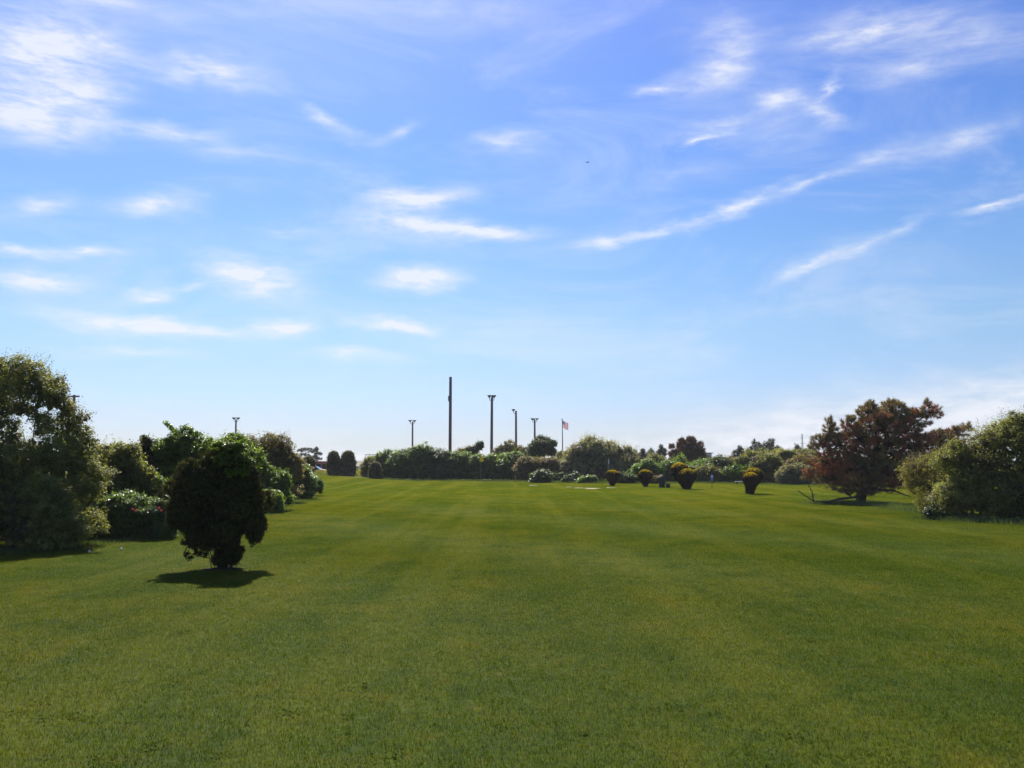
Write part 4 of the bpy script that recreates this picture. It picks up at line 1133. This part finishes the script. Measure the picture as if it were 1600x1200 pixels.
for sx in (-1.3, 1.35):
    for sy in (-.82, .82):
        w_ = MB().tube([(sx, sy - .1, .31), (sx, sy + .1, .31)], .31, 18).build('wheel', M['tyre'], car)
        MB().tube([(sx, sy - .11, .31), (sx, sy + .11, .31)], .18, 14).build('rim', M['rim'], w_)
for sy in (-.6, .6):
    MB().box(2.02, 2.1, sy - .14, sy + .14, .6, .72).build('headlight', M['white_paint'], car)

# roof-deck building
D = 160.0
rb2 = base_at(580, D)
bd = empty('deck_building', rb2, 'brown flat building with a railed roof deck at the left end of the central hedge', 'building')
k = D / FPX
z1 = (at(580, 719, D) - rb2).z; z2 = (at(580, 710.5, D) - rb2).z
MB().box(-1.05, 3.5, 0, 4, -.3, z1).build('wall', M['brown_wall'], bd)
for sx in (-1.0, -.2, .6, 1.4, 2.2, 3.0):
    MB().box(sx - .03, sx + .03, .05, .11, z1 + .002, z2).build('rail_post', M['railing'], bd)
MB().box(-1.05, 3.4, .03, .13, z2 + .002, z2 + .08).build('handrail', M['railing'], bd)
for q in range(34):
    MB().box(-.95 + q * .13, -.925 + q * .13, .065, .09, z1 + .003, z2 - .001).build('baluster', M['railing'], bd)
MB().box(-.7, .1, -.03, .02, z1 - 1.3, z1 - .4).build('window', M['glass'], bd)
# white far house roofs
hb = base_at(557, 150)
hw = empty('white_house', hb, 'tiny white house front glimpsed right of the column cedars', 'house')
MB().box(-.6, .9, 0, 4, -.2, .9).build('wall', M['white_paint'], hw)
MB().add([(-.8, -.2, .9), (1.1, -.2, .9), (1.1, 4.2, .9), (-.8, 4.2, .9), (-.8, 2, 1.5), (1.1, 2, 1.5)], [(0, 1, 5, 4), (2, 3, 4, 5), (0, 4, 3), (1, 2, 5), (0, 3, 2, 1)]).build('roof', M['tan_wall'], hw)
MB().box(-.2, .3, -.03, .01, .25, .7).build('window', M['glass'], hw)
# building with chimneys
D = 190.0
cb2 = base_at(985, D); k = D / FPX
ch = empty('chimney_building', cb2, 'tan building with small dark chimneys above the grey-green thicket', 'building')
z1 = (at(983, 708.5, D) - cb2).z
MB().box(-.8, 1.2, 0, 5, -.3, z1).build('wall', M['tan_wall'], ch)
for sx in (-.72, .0, .9):
    MB().box(sx, sx + .22, .2, .6, z1 + .002, z1 + .32).build('chimney', M['brown_wall'], ch)
MB().box(-.85, 1.25, -.05, -.002, z1 - .12, z1 + .001).build('cornice', M['brown_wall'], ch)
# grey slatted building
cb3 = base_at(1106, D)
gb = empty('grey_building', cb3, 'grey boarded building with a flat overhanging roof right of the reddish pine', 'building')
z1 = (at(1106, 708.3, D) - cb3).z
MB().box(-1.0, .62, 0, 4, -.3, z1).build('wall', M['grey_wall'], gb)
MB().box(-1.1, .95, -.3, 4.2, z1 + .002, z1 + .16).build('roof', M['lamp_metal'], gb)
MB().box(.66, .74, -.2, -.1, 0, z1 - .001).build('post', M['lamp_metal'], gb)
for q in range(5):
    MB().box(-.9, .55, -.05, -.004, z1 - .35 - q * .38, z1 - .2 - q * .38).build('board', M['white_paint'] if q % 2 == 0 else M['grey_wall'], gb)
# antenna mast
D = 200.0
mb = base_at(1252.5, D)
ms = empty('antenna_mast', mb, 'thin lattice antenna mast above the hedge left of the rusty pine', 'mast')
z2 = (at(1252, 677.5, D) - mb).z
mm = MB()
for (sx, sy) in ((-1, -1), (1, -1), (0, 1)):
    mm.tube([(sx * .3, sy * .26, 0), (sx * .06, sy * .05, z2)], [.045, .03], 5)
nseg = 16
for q in range(nseg):
    za, zb_ = z2 * q / nseg, z2 * (q + 1) / nseg
    wa, wb = .3 - .24 * q / nseg, .3 - .24 * (q + 1) / nseg
    mm.tube([(-wa, -wa * .87, za), (wb, -wb * .87, zb_)], .022, 4)
    mm.tube([(wa, -wa * .87, za), (0, wb * .87, zb_)], .022, 4)
    mm.tube([(0, wa * .87, za), (-wb, -wb * .87, zb_)], .022, 4)
mo = mm.build('lattice', M['lamp_metal'], ms); mo['kind'] = 'stuff'
for (zz, ww) in ((.93, .25), (.86, .4), (.72, .55)):
    MB().tube([(-ww, 0, z2 * zz), (ww, 0, z2 * zz)], .035, 5).build('antenna', M['lamp_metal'], ms)

# bird
bi = at(918, 254, 45.0)
tt = [(-.24, .0, .0), (-.12, .02, 0.02), (0, .0, .05), (.1, 0, .03), (.17, 0, .0)]
bird = empty('bird', bi, 'small dark bird flying high in the blue sky above the lawn', 'bird', None, 1.1)
bird.scale = (.6, .6, .6)
MB().tube([(-.15, 0, .0), (-.08, 0, 0), (0, 0, 0), (.07, 0, .005), (.11, 0, .02), (.14, 0, .015)], [.012, .028, .034, .026, .02, .004], 8).build('body', M['black_box'], bird, True)
for s in (-1, 1):
    v = [(-.05, s * .02, .015), (.05, s * .02, .015), (.07, s * .1, .055), (-.03, s * .1, .055), (.02, s * .2, .05), (-.04, s * .19, .048),
         (-.05, s * .02, .007), (.05, s * .02, .007), (.07, s * .1, .049), (-.03, s * .1, .049), (.02, s * .2, .046), (-.04, s * .19, .044)]
    f = [(0, 1, 2, 3), (3, 2, 4, 5), (6, 9, 8, 7), (9, 11, 10, 8), (1, 7, 8, 2), (0, 3, 9, 6), (2, 8, 10, 4), (3, 5, 11, 9), (4, 10, 11, 5)]
    mesh_obj('wing', v, f, M['black_box'], bird)
mesh_obj('tail', [(-.13, -.012, 0), (-.13, .012, 0), (-.22, .03, 0), (-.22, -.03, 0), (-.13, -.012, .006), (-.13, .012, .006), (-.22, .03, .005), (-.22, -.03, .005)],
         [(0, 1, 2, 3), (7, 6, 5, 4), (0, 4, 5, 1), (1, 5, 6, 2), (2, 6, 7, 3), (3, 7, 4, 0)], M['black_box'], bird)

# ------------------------------------------------------------------ rough grass and scrub masses
def long_grass(name, P, hgt, mat, wid=.012, label=None):
    n = len(P)
    th = rng.uniform(0, 6.283, n); lean = rng.uniform(.05, .7, n)
    dirs = unit(np.stack([np.cos(th) * lean, np.sin(th) * lean, np.ones(n)], 1))
    th2 = rng.uniform(0, 6.283, n)
    side = np.stack([np.cos(th2), np.sin(th2), np.zeros(n)], 1) * wid * .5
    ln = hgt * rng.uniform(.4, 1.3, n)
    V = np.stack([P - side, P + side, P + dirs * ln[:, None]], 1)
    o = quads_mesh(name, V, mat, rng.uniform(0, 1, n), rng.uniform(0, .6, n))
    o['kind'] = 'stuff'
    return o
def strip(pts, n, wdt):
    pts = np.array(pts, float)
    seg = rng.integers(0, len(pts) - 1, n)
    t = rng.uniform(0, 1, (n, 1))
    p = pts[seg] * (1 - t) + pts[seg + 1] * t + rng.normal(0, wdt, (n, 2))
    return np.stack([p[:, 0], p[:, 1], ground_z(p[:, 0], p[:, 1]) - .01], 1)
def pxy(px, D): return ((px - 800) / FPX * D, D)
long_grass('rough_grass', strip([pxy(-60, 15.6), pxy(60, 16.2), pxy(150, 17.6), pxy(260, 19.4), pxy(330, 21.5), pxy(420, 27.0), pxy(470, 36), pxy(495, 42)], 16000, .28), .08, LM['dark'])
long_grass('rough_grass', strip([pxy(1450, 24.6), pxy(1500, 23.9), pxy(1560, 22.9), pxy(1640, 22.2)], 9000, .3), .14, LM['dark'])
long_grass('rough_grass', strip([pxy(1275, 33.6), pxy(1330, 33.4), pxy(1390, 31.4), pxy(1445, 27.5)], 14000, .34), .16, LM['dark'])
long_grass('rough_grass', strip([pxy(480, 78), pxy(510, 79), pxy(560, 80), pxy(590, 76)], 14000, 1.0), .42, LM['olive'], .05)
long_grass('rough_grass', strip([pxy(590, 71.5), pxy(700, 71.5), pxy(850, 67.5), pxy(940, 63), pxy(1050, 62), pxy(1240, 61.5), pxy(1440, 60)], 16000, .35), .16, LM['dark'], .03)
# far scrub that reads as one mass out to the horizon
n = 9000
u = rng.uniform(-1, 1, n)
Dd = 88 + 250 * rng.uniform(0, 1, n) ** 2
xx = u * Dd * 1.1
sel = np.abs((xx / Dd) * FPX + 800 - 503) > 24
xx, Dd = xx[sel], Dd[sel]
hh = (rng.uniform(.3, 1.15, len(xx)) * (.6 + .5 * np.sin(xx * .11) * np.sin(Dd * .07)))
per = 16
ci = np.repeat(np.arange(len(xx)), per)
P = np.stack([xx[ci] + rng.normal(0, .8, len(ci)), Dd[ci] + rng.normal(0, .8, len(ci)), np.abs(rng.uniform(0, 1, len(ci))) * hh[ci]], 1)
f = quads_mesh('far_scrub', leaf_quads(P, unit(sph(len(P)) + np.array([0, 0, .7])), .3 * rng.uniform(.6, 1.4, len(P)), .7), LM['olive'], rng.uniform(0, 1, len(P)), rng.uniform(0, .6, len(P)))
f['kind'] = 'stuff'

# ------------------------------------------------------------------ thin sea air
hz = MB().box(-2600, 2600, -70, 4650, -1.2, 21).build('haze', M['sand'])
hz['kind'] = 'stuff'
hm = bpy.data.materials.new('haze'); hm.use_nodes = True
ht = NT(hm.node_tree)
for n_ in list(hm.node_tree.nodes): hm.node_tree.nodes.remove(n_)
pv_ = ht.n('ShaderNodeVolumePrincipled', ins={'Color': (.95, .97, 1.0, 1.0), 'Density': .0003, 'Anisotropy': .2})
ht.n('ShaderNodeOutputMaterial', ins={'Volume': pv_.outputs[0]})
hz.data.materials.clear(); hz.data.materials.append(hm)

# clover and small weeds in the turf near the tee
n = 500
xx = rng.uniform(-1, 1, n); yy = 4.2 + 14 * rng.uniform(0, 1, n) ** .9; xx = xx * yy * .62
ci = np.repeat(np.arange(n), 12)
rad = rng.uniform(.02, .09, n)[ci]
P = np.stack([xx[ci] + rng.normal(size=len(ci)) * rad, yy[ci] + rng.normal(size=len(ci)) * rad, np.zeros(len(ci))], 1)
P[:, 2] = ground_z(P[:, 0], P[:, 1]) + rng.uniform(.014, .028, len(ci))
f = quads_mesh('lawn_weeds', leaf_quads(P, unit(sph(len(P)) * .35 + np.array([0, 0, 1.])), .022 * rng.uniform(.6, 1.3, len(P)), .8), LM['weed'], rng.uniform(0, 1, len(P)), rng.uniform(0, .5, n)[ci])
f['kind'] = 'stuff'
ragged_sheet('bare_soil', jb.x, jb.y, .42, .34, M['soil'], .004, 9)
